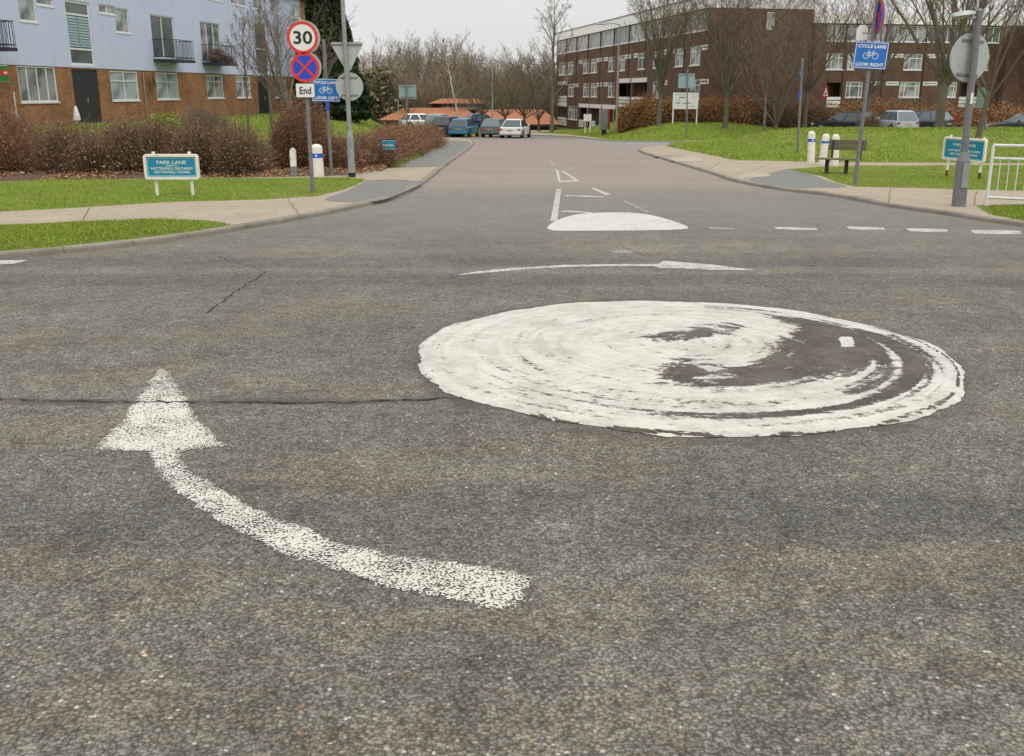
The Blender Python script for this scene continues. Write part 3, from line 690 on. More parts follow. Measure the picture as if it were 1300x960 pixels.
# ------------------------------------------------------------------ mini roundabout
RC = (1.235, 6.60); RR = 1.935
def rel(pts): return np.array([[gp(a, b)[0] - RC[0], gp(a, b)[1] - RC[1]] for a, b in pts])
nr, na = 110, 360
rr = np.linspace(0, 1, nr + 1)[1:]; aa = np.linspace(0, 2 * PI, na, endpoint=False)
A_, R_ = np.meshgrid(aa, rr)
edge = 1 + .010 * np.sin(A_ * 7 + 1) + .008 * np.sin(A_ * 17) + .010 * (vnoise(np.cos(A_) * 9, np.sin(A_) * 9, 1.3, 11) - .5) + .014 * (vnoise(np.cos(A_) * 9, np.sin(A_) * 9, 4.5, 12) - .5)
X = R_ * RR * edge * np.cos(A_); Y = R_ * RR * .965 * edge * np.sin(A_)
Z = .055 * (1 - R_ ** 2) + .020 * np.clip((1 - R_) / .02, 0, 1) - SL * Y
Z = Z + .004 + .004 * (vnoise(X, Y, 3, 13) - .5) * np.clip((1 - R_) * 20, 0, 1)
V = np.stack([X.ravel(), Y.ravel(), Z.ravel()], 1); V = np.concatenate([V, [[0, 0, .079]]])
k = np.arange(na); k1 = (k + 1) % na
F4 = np.concatenate([np.stack([i * na + k, (i + 1) * na + k, (i + 1) * na + k1, i * na + k1], 1) for i in range(nr - 1)])
F3 = np.stack([np.full(na, nr * na), k, k1], 1)
me = bpy.data.meshes.new('painted_dome'); me.from_pydata([tuple(v) for v in V], [], [tuple(map(int, f)) for f in F4] + [tuple(map(int, f)) for f in F3]); me.update()
me.materials.append(M['paint_round']); me.polygons.foreach_set('use_smooth', [True] * len(me.polygons))
vx, vy = V[:, 0], V[:, 1]; vr = np.hypot(vx, vy) / RR; va = np.arctan2(vy, vx)
wear = np.full(len(V), .478) + .05 * (vnoise(vx, vy, 1.1, 14) - .5)
def soft(poly, w): return sstep((sd_poly(rel(poly), vx, vy) + w) / (2 * w))
big = [(838, 497), (842, 478), (872, 470), (915, 477), (945, 478), (962, 464), (985, 448), (998, 436), (1010, 424), (985, 414), (968, 406), (1010, 407), (1060, 414), (1100, 430), (1121, 448), (1119, 464), (1085, 484), (1020, 498), (950, 505), (890, 503)]
pn = vnoise(vr * 17 + 40, np.sin(va) * 2.6 + 9, 1.0, 71) * .5 + vnoise(vr * 34 + 40, np.cos(va) * 4 + 9, 1.0, 72) * .5 - .5
wear += .15 * pn * (vr < .95)
wear += .225 * soft(big, .15)
wear += .165 * soft([(1085, 425), (1140, 430), (1182, 455), (1188, 478), (1160, 500), (1085, 518), (1070, 505), (1120, 488), (1140, 468), (1125, 448)], .09)
ringm = lambda r0, r1: sstep((vr - r0) / .015) * sstep((r1 - vr) / .015)
low = np.clip(np.cos(va - R(-72)), 0, 1) ** 1.5
wear += ringm(.80, .86) * low * .17 + ringm(.90, .925) * low * .13
wear += soft([(690, 497), (760, 505), (880, 516), (1000, 518), (1060, 520), (1000, 532), (860, 530), (760, 520)], .08) * .075
wear += soft([(815, 440), (850, 433), (900, 432), (905, 441), (860, 446), (820, 446)], .05) * .16
wear += soft([(870, 424), (925, 418), (950, 426), (925, 438), (880, 434)], .05) * .14
wear += soft([(890, 392), (955, 396), (1015, 404), (970, 404), (895, 398)], .05) * .12
wear -= .40 * soft([(1066, 437), (1080, 436), (1084, 449), (1068, 450)], .02)
wear -= .16 * soft([(870, 494), (920, 484), (940, 490), (905, 499)], .04)
wear -= .22 * soft([(880, 476), (905, 479), (925, 482), (900, 484)], .03)
wear -= .12 * (ringm(.765, .80)) * np.clip(np.cos(va - R(-20)), 0, 1)
wear += .06 * np.clip((vnoise(vx, vy, .8, 15) - .45) * 3, 0, 1) * np.clip(np.cos(va - R(-60)) + .3, 0, 1)
wear = np.where(vr > .93, np.minimum(wear, .50), wear)
wear += .30 * sstep(1 - np.abs(vr - .962 - .012 * vnoise(vx, vy, 3.5, 17)) / .008) * (vnoise(vx, vy, 1.6, 16) > .40) + .12 * sstep((vr - .982) / .015) * vnoise(vx, vy, 5, 18)
at = me.attributes.new('wear', 'FLOAT', 'POINT'); at.data.foreach_set('value', wear.astype(np.float32))
ro = tag(link(bpy.data.objects.new('mini_roundabout', me)), 'large round white painted island, worn through to dark tar at its right', 'mini roundabout')
ro.location = (RC[0], RC[1], plane(*RC))
crack('road_crack', [(x, y) for x, y in [(530, 457), (545, 474), (562, 485), (590, 500)]], .007, '', 8)

# ------------------------------------------------------------------ signs and street furniture
def height_at(base, py):
    """height above the base of the point seen at row py above it"""
    d = ray(650, py); t = base.y / d.y; return H + d.z * t - base.z
def scale_at(base, dz=1.5): return F / (base.y * CP - (base.z + dz - H) * SP)
def pole_thing(name, label, cat, base, rz=0, group=None): return thing(name, label, cat, base, rz, group)
def xoff(base, px, z):
    """local x of pixel column px at height z over the base"""
    return gpx(px, base.y, base.z + z) - base.x

def bicycle(parent, x, z, w, y, mat):
    """the white cycle symbol in relief: two wheels, frame, saddle, handlebar"""
    mb = MB(); r = w * .21; t = w * .035
    for cx in (x - w * .29, x + w * .29): mb.ring(r - t, r, y - .002, y, cx, z - w * .02, 24)
    def ln(a, b):
        (x0, z0), (x1, z1) = a, b; dx, dz = x1 - x0, z1 - z0; L = math.hypot(dx, dz); nx_, nz_ = -dz / L * t * .5, dx / L * t * .5
        mb.plate([(x + x0 + nx_, z + z0 + nz_), (x + x0 - nx_, z + z0 - nz_), (x + x1 - nx_, z + z1 - nz_), (x + x1 + nx_, z + z1 + nz_)], y - .0035, y)
    q = w
    ln((-.29 * q, -.02 * q), (-.13 * q, .2 * q)); ln((-.13 * q, .2 * q), (.17 * q, .2 * q)); ln((.17 * q, .2 * q), (.29 * q, -.02 * q)); ln((-.05 * q, -.03 * q), (.17 * q, .2 * q))
    ln((-.13 * q, .2 * q), (-.05 * q, -.03 * q)); ln((-.29 * q, -.02 * q), (-.05 * q, -.03 * q)); ln((-.16 * q, .28 * q), (-.13 * q, .2 * q)); ln((-.24 * q, .29 * q), (-.07 * q, .29 * q)); ln((.17 * q, .2 * q), (.13 * q, .31 * q)); ln((.13 * q, .31 * q), (.22 * q, .32 * q))
    return mb.build('bicycle_symbol', mat, parent)

# 30 sign, clearway roundel and End plate
b = on(397, 245); k = scale_at(b, 2); t = thing('road_sign_post', 'grey post carrying a 30 roundel, a no stopping roundel and an End plate', 'road sign', b)
tx = (xoff(b, 385, 3.2) / 3.3); top = height_at(b, 27)
MB().tube((0, 0, -.15), (tx * top, 0, top), .042, n=14).build('pole', M['galv_dark'], t, True)
def roundel(par, cx, cz, r, y, kind):
    d = MB().plate(disc_outline(r, 48, cx, cz), y, y + .012).build('sign_disc', M['sign_white'] if kind == 'speed' else M['sign_blue'], par)
    MB().plate(disc_outline(r * 1.04, 48, cx + .03, cz + .005), y + .013, y + .03).build('backing_disc', M['alu_back'], d)
    MB().ring(r * .82, r, y - .004, y - .0002, cx, cz, 48).build('red_border', M['sign_red'], d)
    if kind == 'speed': text_obj('lettering', '30', r * 1.1, M['black'], d, cx, y - .004, cz, width=r * 1.22, bold=r * .02)
    else:
        for a in ((45, 135) if kind == 'clearway' else (135,)):
            dx, dz = math.cos(R(a)) * r * .84, math.sin(R(a)) * r * .84; nx_, nz_ = -math.sin(R(a)) * r * .075, math.cos(R(a)) * r * .075
            MB().plate([(cx - dx + nx_, cz - dz + nz_), (cx - dx - nx_, cz - dz - nz_), (cx + dx - nx_, cz + dz - nz_), (cx + dx + nx_, cz + dz + nz_)], y - (.006 if a == 45 else .008), y - .0002).build('red_bar', M['sign_red'], d)
    return d
z1, z2, z3 = height_at(b, 48), height_at(b, 86), height_at(b, 115)
roundel(t, xoff(b, 385, z1), z1, 19.3 / k, -.075, 'speed'); roundel(t, xoff(b, 388, z2), z2, 18 / k, -.075, 'clearway')
cx = xoff(b, 388.5, z3); hw, hh = 11.6 / k, 8.3 / k
pl = MB().plate(round_rect(cx - hw, cx + hw, z3 - hh, z3 + hh, .02), -.07, -.055).build('end_plate', M['sign_white'], t)
MB().plate(round_rect(cx - hw * 1.08, cx + hw * 1.08, z3 - hh * 1.1, z3 + hh * 1.1, .02), -.054, -.045).build('dark_edge', M['black'], pl)
text_obj('lettering', 'End', .2, M['black'], pl, cx, -.073, z3, width=hw * 1.25, bold=.003)
for z in (z1 + .1, z1 - .1, z2 + .1, z2 - .1): MB().box(tx * z - .12, tx * z + .12, -.05, -.043, z - .02, z + .02).build('clamp', M['galv'], t)

def cycle_sign(base, px, py, pxt, pw, ph, words_, label, rz, band=None, tilt_px=None, top_py=None):
    k = scale_at(base, 2.0); z = height_at(base, py); top = height_at(base, top_py)
    t = thing('cycle_lane_sign', label, 'road sign', base, 0)
    xt = xoff(base, pxt, top)
    MB().tube((0, 0, -.15), (xt, 0, top), .045, n=14).build('pole', M['galv_dark'], t, True)
    e = MB().plate(round_rect(-pw / k / 2, pw / k / 2, -ph / k / 2, ph / k / 2, .04), -.07, -.058).build('sign_plate', M['cycle_blue'], t)
    e.location = (xoff(base, px, z), 0, z); e.rotation_euler = (0, R(tilt_px or 0), R(rz))
    w = pw / k; h = ph / k; m = MB()
    for x0, x1, za, zb in ((-w / 2 + .012, w / 2 - .012, h / 2 - .026, h / 2 - .012), (-w / 2 + .012, w / 2 - .012, -h / 2 + .012, -h / 2 + .026), (-w / 2 + .012, -w / 2 + .026, -h / 2 + .027, h / 2 - .027), (w / 2 - .026, w / 2 - .012, -h / 2 + .027, h / 2 - .027)):
        m.box(x0, x1, -.073, -.0702, za, zb)
    m.build('white_border', M['sign_white'], e)
    text_obj('lettering', words_[0], .1, M['sign_white'], e, 0, -.072, h * .33, width=w * .84, bold=.0033)
    text_obj('lettering', words_[1], .1, M['sign_white'], e, 0, -.072, -h * .34, width=w * .84, bold=.003)
    bicycle(e, 0, -.01 * h, w * .46, -.0705, M['sign_white'])
    for q in (-1, 1): MB().box(-.1, .1, -.057, -.045, q * h * .235 - .01, q * h * .235 + .01).build('clamp', M['galv'], t).location = (xt * z / top, 0, z)
    if band: MB().tube((xt * band[0] / top, 0, band[0]), (xt * band[1] / top, 0, band[1]), .048, n=14).build('blue_band', M['band_blue'], t, True)
    return t
b = on(421, 222)
cycle_sign(b, 414, 114.5, 411, 35, 28, ('CYCLE LANE', 'LOOK LEFT'), 'blue cycle lane LOOK LEFT plate on a thin grey post behind the 30 sign', 4, (height_at(b, 140), height_at(b, 130)), 1.5, 50)
b = on(1085, 234)
cy = cycle_sign(b, 1104.5, 70.5, 1117, 40.5, 32.5, ('CYCLE LANE', 'LOOK RIGHT'), 'blue cycle lane LOOK RIGHT plate on a leaning grey post by the bench', -6, None, 3.2, -25)
k = scale_at(b, 3.5); z = height_at(b, 21)
e = link(bpy.data.objects.new('turned_roundel', None)); 
bpy.data.objects.remove(e)
rd = roundel(cy, 0, 0, 20 / k, -.02, 'clearway'); rd.location = (xoff(b, 1115, z), -.05, z); rd.rotation_euler = (0, R(5), R(-93)); rd.name = 'turned_roundel'
e2 = MB().plate([(-.13, -.16), (.13, -.16), (.13, .1), (.06, .18), (-.06, .18), (-.13, .1)], -.02, -.008).build('small_back_plate', M['sign_white'], cy); z = height_at(b, 42); e2.location = (xoff(b, 1096, z), .09, z)
MB().box(0, .25, -.012, .012, -.015, .015).build('clamp_arm', M['galv'], cy).location = (xoff(b, 1096, z), .08, z)

# left lamp column with sign backs
def lamp_base(mb, h1, r0, r1, h2, xt, top, r2, n=16):
    mb.tube((0, 0, -.2), (xt * h1 / top, 0, h1), r0, r0 * .94, n=n).tube((xt * h1 / top, 0, h1), (xt * h2 / top, 0, h2), r0 * .94, r1, n=n)
    mb.tube((xt * h2 / top, 0, h2), (xt, 0, top), r1, r2, n=n)
b = on(447, 225); k = scale_at(b, 3); t = thing('lamp_column', 'tall galvanised lamp column with a triangular and a round sign back', 'lamp post', b)
top = 8.2; za = height_at(b, 174)
xt = xoff(b, 435, height_at(b, 2)) / height_at(b, 2) * top
mb = MB(); lamp_base(mb, za, .098, .062, za + .16, xt, top, .045); mb.build('pole', M['galv'], t, True)
MB().tube((0, 0, -.05), (0, 0, .12), .102, n=16).build('base_sleeve', M['black'], t, True)
MB().tube((xt, 0, top - .05), (xt + 1.0, .1, top + .2), .035, n=10).build('bracket_arm', M['galv'], t, True)
ln_ = MB().box(xt + .9, xt + 1.6, .02, .2, top + .13, top + .26).build('lantern', M['alu_back'], t, bevel=.04)
zt, zb2 = height_at(b, 55), height_at(b, 93); cx = xoff(b, 440.5, (zt + zb2) / 2); hw = 20.8 / k
tri_o = MB().plate([(cx - hw, zt + .0), (cx - hw + .03, zt + .03), (cx + hw - .03, zt + .03), (cx + hw, zt), (cx + .03, zt - hw * 1.72), (cx - .03, zt - hw * 1.72)], .075, .09).build('triangular_sign_back', M['alu_back'], t)
MB().box(cx - hw * .92, cx + hw * .92, .055, .0735, zt - .05, zt - .01).build('stiffener', M['galv_dark'], tri_o)
zc = height_at(b, 110); cx = xoff(b, 443, zc); r = 17.6 / k
rd = MB().plate(disc_outline(r, 48, cx, zc), .075, .09).build('round_sign_back', M['alu_back'], t)
for z in (zc + r * .62, zc - r * .62): MB().box(cx - r * .62, cx + r * .62, .055, .0735, z - .018, z + .018).build('stiffener', M['galv_dark'], rd)

# right lamp column
b = on(1217, 262); k = scale_at(b, 3); t = thing('lamp_column', 'grey lamp column beside the white railing with one round sign back', 'lamp post', b)
top = height_at(b, 13); xt = xoff(b, 1243, top); zs = height_at(b, 200)
mb = MB(); lamp_base(mb, zs - .06, .125, .065, zs + .1, xt, top, .06); mb.build('pole', M['galv_dark'], t, True)
MB().box(-.06, .06, -.131, -.125, .35, .8).build('access_door', M['galv'], t)
MB().box(-.022, .022, -.078, -.066, height_at(b, 132), height_at(b, 118)).build('number_plate', M['sign_white'], t).location.x = xt * height_at(b, 125) / top
za = height_at(b, 17)
MB().tube((xt, 0, top - .02), (xt, 0, top + .03), .075, .04, n=12).build('pole_cap', M['galv_dark'], t, True)
MB().tube((xt - .03, 0, top - .12), (xt - .16, 0, top - .14), .03, n=8).build('bracket_arm', M['galv'], t)
lp = mesh_obj('lantern', [], [], None, t); bpy.data.objects.remove(lp)
x0, x1 = xoff(b, 1209, za), xoff(b, 1237, za)
vs = []; nseg = 9
for i in range(nseg):
    f = i / (nseg - 1); x = x0 + (x1 - x0) * f; w = .13 * math.sin(PI * (.18 + .72 * f)) ** .6; h = .075 * math.sin(PI * (.15 + .75 * f)) ** .6
    z = za - .06 + .05 * f
    vs += [(x, -w, z), (x, -w * .75, z + h), (x, w * .75, z + h), (x, w, z)]
fs = [(i * 4 + a, i * 4 + (a + 1) % 4, i * 4 + 4 + (a + 1) % 4, i * 4 + 4 + a) for i in range(nseg - 1) for a in range(4)] + [(0, 1, 2, 3), tuple(range((nseg - 1) * 4, nseg * 4))]
m_ = MB(); m_.add(vs, fs); lt = m_.build('lantern', M['alu_back'], t, True)
MB().add([(x0 + .04, -.08, za - .062), (x1 - .1, -.1, za - .035), (x1 - .1, .1, za - .035), (x0 + .04, .08, za - .062), (x0 + .08, -.05, za - .10), (x1 - .14, -.07, za - .075), (x1 - .14, .07, za - .075), (x0 + .08, .05, za - .10)], [(0, 1, 2, 3), (4, 7, 6, 5), (0, 4, 5, 1), (1, 5, 6, 2), (2, 6, 7, 3), (3, 7, 4, 0)]).build('lamp_bowl', M['lantern_glass'], lt)
zc = height_at(b, 73); r = 30.2 / k
rd = MB().plate(disc_outline(r, 56), .0, .014).build('round_sign_back', M['alu_back'], t); rd.location = (xoff(b, 1234, zc), .085, zc); rd.rotation_euler = (0, R(4), R(17))
for z in (r * .68, -r * .72): MB().box(-r * .55, r * .55, -.022, -.0015, z - .02, z + .02).build('stiffener', M['galv_dark'], rd)

# PARK LANE nameplates
def nameplate(bl, br, px0, px1, py0, py1, label, rust=False):
    base = (bl + br) / 2; rz = math.atan2(br.y - bl.y, br.x - bl.x); zg = min(bl.z, br.z)
    t = thing('street_nameplate', label, 'street sign', (base.x, base.y, zg), rz)
    z1 = height_at(Vector((base.x, base.y, zg)), py0); z0 = height_at(Vector((base.x, base.y, zg)), py1)
    Lg = (br - bl).length / 2; w = (px1 - px0) / 2 / scale_at(base, .8); zc = (z0 + z1) / 2; hh = (z1 - z0) / 2; y = -.05
    mb = MB(); out = round_rect(-w, w, zc - hh, zc + hh, .07); inn = round_rect(-w + .06, w - .06, zc - hh + .06, zc + hh - .06, .012); n = len(out)
    mb.add([(x, yy, z) for yy in (y - .035, y + .03) for ring in (out, inn) for x, z in ring], [f for i in range(n) for j in [(i + 1) % n] for f in ((i, j, n + j, n + i), (2 * n + i, 3 * n + i, 3 * n + j, 2 * n + j), (i, 2 * n + i, 2 * n + j, j), (n + i, n + j, 3 * n + j, 3 * n + i))])
    mb.build('frame', M['offwhite'], t, bevel=.008)
    pn = MB().box(-w + .058, w - .058, y - .006, y + .02, zc - hh + .058, zc + hh - .058).build('name_panel', M['teal'], t)
    e = .073; m = MB(); a = w - e; c = hh - e; q = .012
    m.box(-a, a, y - .009, y - .0062, zc + c - q, zc + c).box(-a, a, y - .009, y - .0062, zc - c, zc - c + q).box(-a, -a + q, y - .009, y - .0062, zc - c + q, zc + c - q).box(a - q, a, y - .009, y - .0062, zc - c + q, zc + c - q)
    m.build('pale_line', M['teal_pale'], pn); ih = c * 2
    for s, dz, ww in (('PARK LANE', .25, 1.06), ('LEADING TO', .075, .42), ('NETTESWELL ORCHARD', -.08, 1.5), ('NETTESWELL TOWER', -.28, 1.3)):
        text_obj('lettering', s, .098 if dz > .2 else (.036 if dz > 0 else .070), M['letter_cream'], pn, 0, y - .008, zc + dz * ih, width=w * ww, bold=.0008)
    for x, g in ((-Lg, bl), (Lg, br)):
        lg = MB().tube((x, 0, g.z - zg - .12), (x, 0, zc + hh + .045), .034, n=10).build('leg', M['offwhite'], t, True)
        if rust: MB().tube((x, 0, g.z - zg - .02), (x, 0, g.z - zg + .16), .037, n=10).build('rust_patch', M['rust'], lg)
    return t
nameplate(on(200, 248.5), on(245, 248), 185.5, 255.5, 195.5, 228, 'teal PARK LANE nameplate in a cream frame on the left verge')
nameplate(on(1201.5, 224), on(1243, 227.5), 1184, 1263.5, 175, 205, 'teal PARK LANE nameplate behind the right lamp column, one leg rusty', True)

# small dark-framed nameplate by the side street hedge
bl, br = on(486.5, 212.5), on(499, 211.5); base = (bl + br) / 2; zg = min(bl.z, br.z); bb = Vector((base.x, base.y, zg))
t = thing('small_nameplate', 'small teal nameplate on two dark timber posts in front of the low hedge', 'street sign', bb)
z1, z0 = height_at(bb, 178), height_at(bb, 190); w = 9.2 / scale_at(bb, .8)
bd = MB().box(-w, w, -.04, 0, z0 - .03, z1 + .03).build('backing_board', M['wood_dark'], t)
pn = MB().box(-w + .05, w + .02, -.052, -.041, z0, z1).build('name_panel', M['teal'], t)
for zz in (z0 + .01, z1 - .025): MB().box(-w + .06, w + .01, -.056, -.0525, zz, zz + .015).build('pale_line', M['teal_pale'], pn)
text_obj('lettering', 'Adams Court', .1, M['letter_cream'], pn, .02, -.055, (z0 + z1) / 2, width=w * 1.45, bold=.003)
for x in (-w * .62, w * .62): MB().box(x - .05, x + .05, .002, .09, -.15, z1).build('leg', M['wood_dark'], t)

# bollards
def bollard(base, topx, toppy, r, label, band, group='white bollards beside the bench', rough=0.0, dot=True):
    t = thing('bollard', label, 'bollard', base, 0, group); h = height_at(base, toppy); lx = xoff(base, topx, h) / h
    pr = [(r * .98, -.1), (r, .0), (r, h * .86), (r * .95, h * .93), (r * .72, h * .975), (r * .3, h)]
    bd = MB().lathe(pr, 18, tilt=(lx, 0)).build('post', M['offwhite'], t, True)
    z0, z1 = h * band[0], h * band[1]
    MB().lathe([(r + .003, z0), (r + .003, z1)], 18, tilt=(lx, 0)).build('blue_band', M['band_blue'], t, True)
    if dot:
        zc = (z0 + z1) / 2; MB().box(lx * zc - .022, lx * zc + .03, -r - .012, -r - .002, zc - .028, zc + .028).build('reflector', M['letter_cream'], t)
    return t
b = on(1029.5, 206.5); k = scale_at(b, .6); bollard(b, 1030.5, 166.5, 4.6 / k, 'upright white bollard left of the bench, leftmost of the three', (.66, .76))
b = on(1043.5, 209.5); k = scale_at(b, .6); bollard(b, 1049, 170, 4.6 / k, 'leaning white bollard, middle one of the three by the bench', (.70, .77), dot=False)
b = on(1059.5, 211); k = scale_at(b, .6); bollard(b, 1061.5, 170.5, 4.7 / k, 'white bollard standing right behind the bench seat', (.66, .76))
b = on(404.5, 224.5); k = scale_at(b, .6); bollard(b, 401.5, 183, 7.2 / k, 'stout white bollard with blue band between the left sign posts', (.58, .72), group=None)
b = on(373.5, 223.5); h = height_at(b, 188); t = thing('marker_post', 'short chipped white concrete marker post in front of the brown shrubs', 'post', b)
MB().box(-.075, .075, -.06, .06, .25, h - .08).add([(-.075, -.06, h - .078), (.075, -.06, h - .078), (.075, .06, h - .078), (-.075, .06, h - .078), (-.03, -.06, h), (.03, -.06, h), (.03, .06, h), (-.03, .06, h)], [(0, 1, 5, 4), (1, 2, 6, 5), (2, 3, 7, 6), (3, 0, 4, 7), (4, 5, 6, 7)]).build('post', M['offwhite'], t)
MB().box(-.08, .08, -.065, .065, -.1, .249).build('mossy_base', M['box_grey'], t)

# bench
bl, br = on(1049, 219.5), on(1072, 221.5); base = (bl + br) / 2; zg = min(bl.z, br.z); bb = Vector((base.x, base.y, zg)); k = scale_at(bb, .5)
t = thing('park_bench', 'weathered wooden bench with one broad back board on the right verge', 'bench', bb, 0)
rz = R(-22); t.rotation_euler = (0, 0, rz)
zs = height_at(bb, 201); zt = height_at(bb, 178); zb = height_at(bb, 191.5)
wl, wr = -26 / k, 25 / k
sm = MB()
for i in range(3): sm.box(wl, wr, -.22 + i * .15, -.085 + i * .15, zs - .035, zs)
st = sm.build('seat', M['wood'], t, bevel=.006)
bk = MB()
bh = (zt - zb) / 2
for i in range(2): bk.box(wl + 14 / k, wr + 9 / k, .30 + .02 * i, .335 + .02 * i, zb + i * bh + .004, zb + (i + 1) * bh - .004)
bk.build('backrest', M['wood'], t, bevel=.006)
for x in (-11 / k, 12.5 / k):
    lg = MB().box(x - .05, x + .05, -.05, .07, .05, zs - .036).build('leg', M['wood_dark'], t)
    MB().box(x - .045, x + .045, -.36, .30, -.05, .049).build('foot', M['wood_dark'], lg)
for x in (wl + 14 / k + .12, wr + .06): MB().add([(x - .03, .2, zs - .034), (x + .03, .2, zs - .034), (x + .03, .27, zs - .034), (x - .03, .27, zs - .034), (x - .03, .33, zt), (x + .03, .33, zt), (x + .03, .375, zt), (x - .03, .375, zt)], [(0, 3, 2, 1), (4, 5, 6, 7), (0, 1, 5, 4), (1, 2, 6, 5), (2, 3, 7, 6), (3, 0, 4, 7)]).build('back_support', M['wood_dark'], t)

# white pedestrian railing
b = on(1252, 263); k = scale_at(b, .6); e = on(1420, 268); rz = math.atan2(e.y - b.y, e.x - b.x)
t = thing('pedestrian_railing', 'white tubular guard railing with thin uprights at the right edge', 'railing', b, rz)
zt, zm, zl = height_at(b, 184.5), height_at(b, 201), height_at(b, 250.5); L = 4.2
lean = xoff(b, 1261.5, zt)
lx = lambda z: lean * z / zt
r = .024
for i, x in enumerate((0, 2.1, 4.2)): MB().tube((x, 0, -.15), (x + lx(zt), 0, zt), r * 1.15, n=10).build('upright_post', M['white_paint'], t, True)
for z, rr_ in ((zt, r * 1.15), (zm, r), (zl, r)): MB().tube((lx(z), 0, z), (L + lx(z), 0, z), rr_, n=10).build('rail', M['white_paint'], t, True)
for i in range(28):
    x = .145 + i * .142
    if abs(x - 2.1) > .03: MB().tube((x + lx(zl), 0, zl), (x + lx(zm), 0, zm), .009, n=6).build('bar', M['white_paint'], t)

# warning triangle, thin posts, sign backs in the middle distance
b = col(517, 37.5); b = on(517, 188.5); k = scale_at(b, 2.5); t = thing('sign_back_post', 'square sign seen from behind on a thin post above the low left hedge', 'road sign', b)
top = height_at(b, 106); MB().tube((0, 0, -.1), (xoff(b, 516, top), 0, top), .04, n=10).build('pole', M['galv_dark'], t, True)
z0, z1 = height_at(b, 125.5), height_at(b, 108); x0, x1 = xoff(b, 506, z1), xoff(b, 528, z1)
sb = MB().box(x0, x1, .05, .064, z0, z1).build('sign_plate', M['alu_blue'], t); [MB().box(x0 + .05, x1 - .05, .03, .0485, q, q + .04).build('stiffener', M['galv_dark'], sb) for q in (z1 - .09, z0 + .05)]
b = on(871.5, 174); t = thing('sign_back_post', 'square sign seen from behind on a thin post in front of the white notice board', 'road sign', b)
top = height_at(b, 87); MB().tube((0, 0, -.1), (xoff(b, 873, top), 0, top), .05, n=10).build('pole', M['galv_dark'], t, True)
z0, z1 = height_at(b, 112), height_at(b, 93.5); x0, x1 = xoff(b, 862, z1), xoff(b, 882.5, z1)
sb = MB().box(x0, x1, .06, .075, z0, z1).build('sign_plate', M['alu_blue'], t); MB().box(x0 + .05, x1 - .05, .04, .0585, z1 - .12, z1 - .07).build('stiffener', M['galv_dark'], sb)
b = on(1012.5, 193.5); t = thing('shared_path_post', 'thin grey post with a small blue disc turned away, left of the bollards', 'road sign', b); top = height_at(b, 74)
MB().tube((0, 0, -.1), (xoff(b, 1019, top), 0, top), .045, n=10).build('pole', M['galv_dark'], t, True)
k = scale_at(b, 3); z = height_at(b, 94); dd = MB().plate(disc_outline(6.6 / k, 32), -.006, .006).build('sign_disc', M['cycle_blue'], t); dd.location = (xoff(b, 1016, z), -.03, z); dd.rotation_euler = (0, 0, R(64))
MB().box(-.03, .0, -.012, -.0065, -.05, .06).box(.03, .06, -.012, -.0065, -.05, .06).build('white_figure', M['sign_white'], dd)
z = height_at(b, 120); MB().tube((xoff(b, 1015, z) * 1, 0, z - .18), (xoff(b, 1015.6, z), 0, z + .12), .05, n=10).build('blue_band', M['band_blue'], t)
b = on(1046, 161); b = Vector(b); t = thing('hump_warning_sign', 'red edged white warning triangle on a short post beside the parked cars', 'road sign', b); top = height_at(b, 110); k = scale_at(b, 2)
MB().tube((0, 0, -.1), (0, 0, top), .04, n=8).build('pole', M['galv_dark'], t, True)
z0, z1 = height_at(b, 123.5), height_at(b, 108.5); w = 4.6 / k; xc = xoff(b, 1047.5, z0)
tr_ = MB().plate([(xc - w, z0), (xc + w, z0), (xc + w * .1, z1), (xc - w * .1, z1)], -.08, -.066).build('sign_triangle', M['sign_red'], t)
hz = z1 - z0; MB().plate([(xc - w * .66, z0 + hz * .13), (xc + w * .66, z0 + hz * .13), (xc, z0 + hz * .78)], -.086, -.0805).build('white_panel', M['sign_white'], tr_)
MB().plate([(xc - w * .3, z0 + hz * .2), (xc + w * .3, z0 + hz * .2), (xc + w * .1, z0 + hz * .42), (xc - w * .1, z0 + hz * .42)], -.091, -.0865).build('black_symbol', M['black'], tr_)
b = on(1252, 166); t = thing('green_signboard', 'dark green board on a thin post behind the right nameplate', 'signboard', b)
MB().tube((0, 0, -.1), (xoff(b, 1255, 3), 0, height_at(b, 118)), .05, n=8).build('pole', M['galv_dark'], t, True)
z0, z1 = height_at(b, 137), height_at(b, 111); MB().box(xoff(b, 1242, 2), xoff(b, 1256.5, 2), -.09, -.055, z0, z1).build('board', M['green_back'], t)

# notice board
bl, br = on(855.3, 157.3), on(884.5, 159.5); base = (bl + br) / 2; zg = min(bl.z, br.z); bb = Vector((base.x, base.y, zg)); k = scale_at(bb, 2)
t = thing('notice_board', 'white estate notice board on two white legs before the beech hedge', 'notice board', bb, math.atan2(br.y - bl.y, br.x - bl.x) * .0)
z0, z1 = height_at(bb, 138.5), height_at(bb, 117.5); x0, x1 = xoff(bb, 854.5, z1), xoff(bb, 887, z1)
pn = MB().box(x0, x1, -.05, -.02, z0, z1).build('panel', M['white_paint'], t)
MB().box(x0 - .03, x1 + .03, -.06, -.01, z1 + .002, z1 + .07).build('dark_top_edge', M['dark_metal'], t)
hh = z1 - z0; m = MB()
for f, a, c, hgt in ((.86, .1, .45, .02), (.70, .22, .48, .045), (.54, .1, .3, .018), (.36, .1, .32, .035), (.36, .38, .7, .035), (.16, .5, .9, .012)): m.box(x0 + (x1 - x0) * a, x0 + (x1 - x0) * c, -.055, -.0505, z0 + hh * f - hgt, z0 + hh * f + hgt)
m.build('faded_line', M['green_back'], pn)
for x in (x0 + .02, x1 - .1): MB().box(x, x + .085, -.019, .06, -.2, z1).build('leg', M['white_paint'], t)

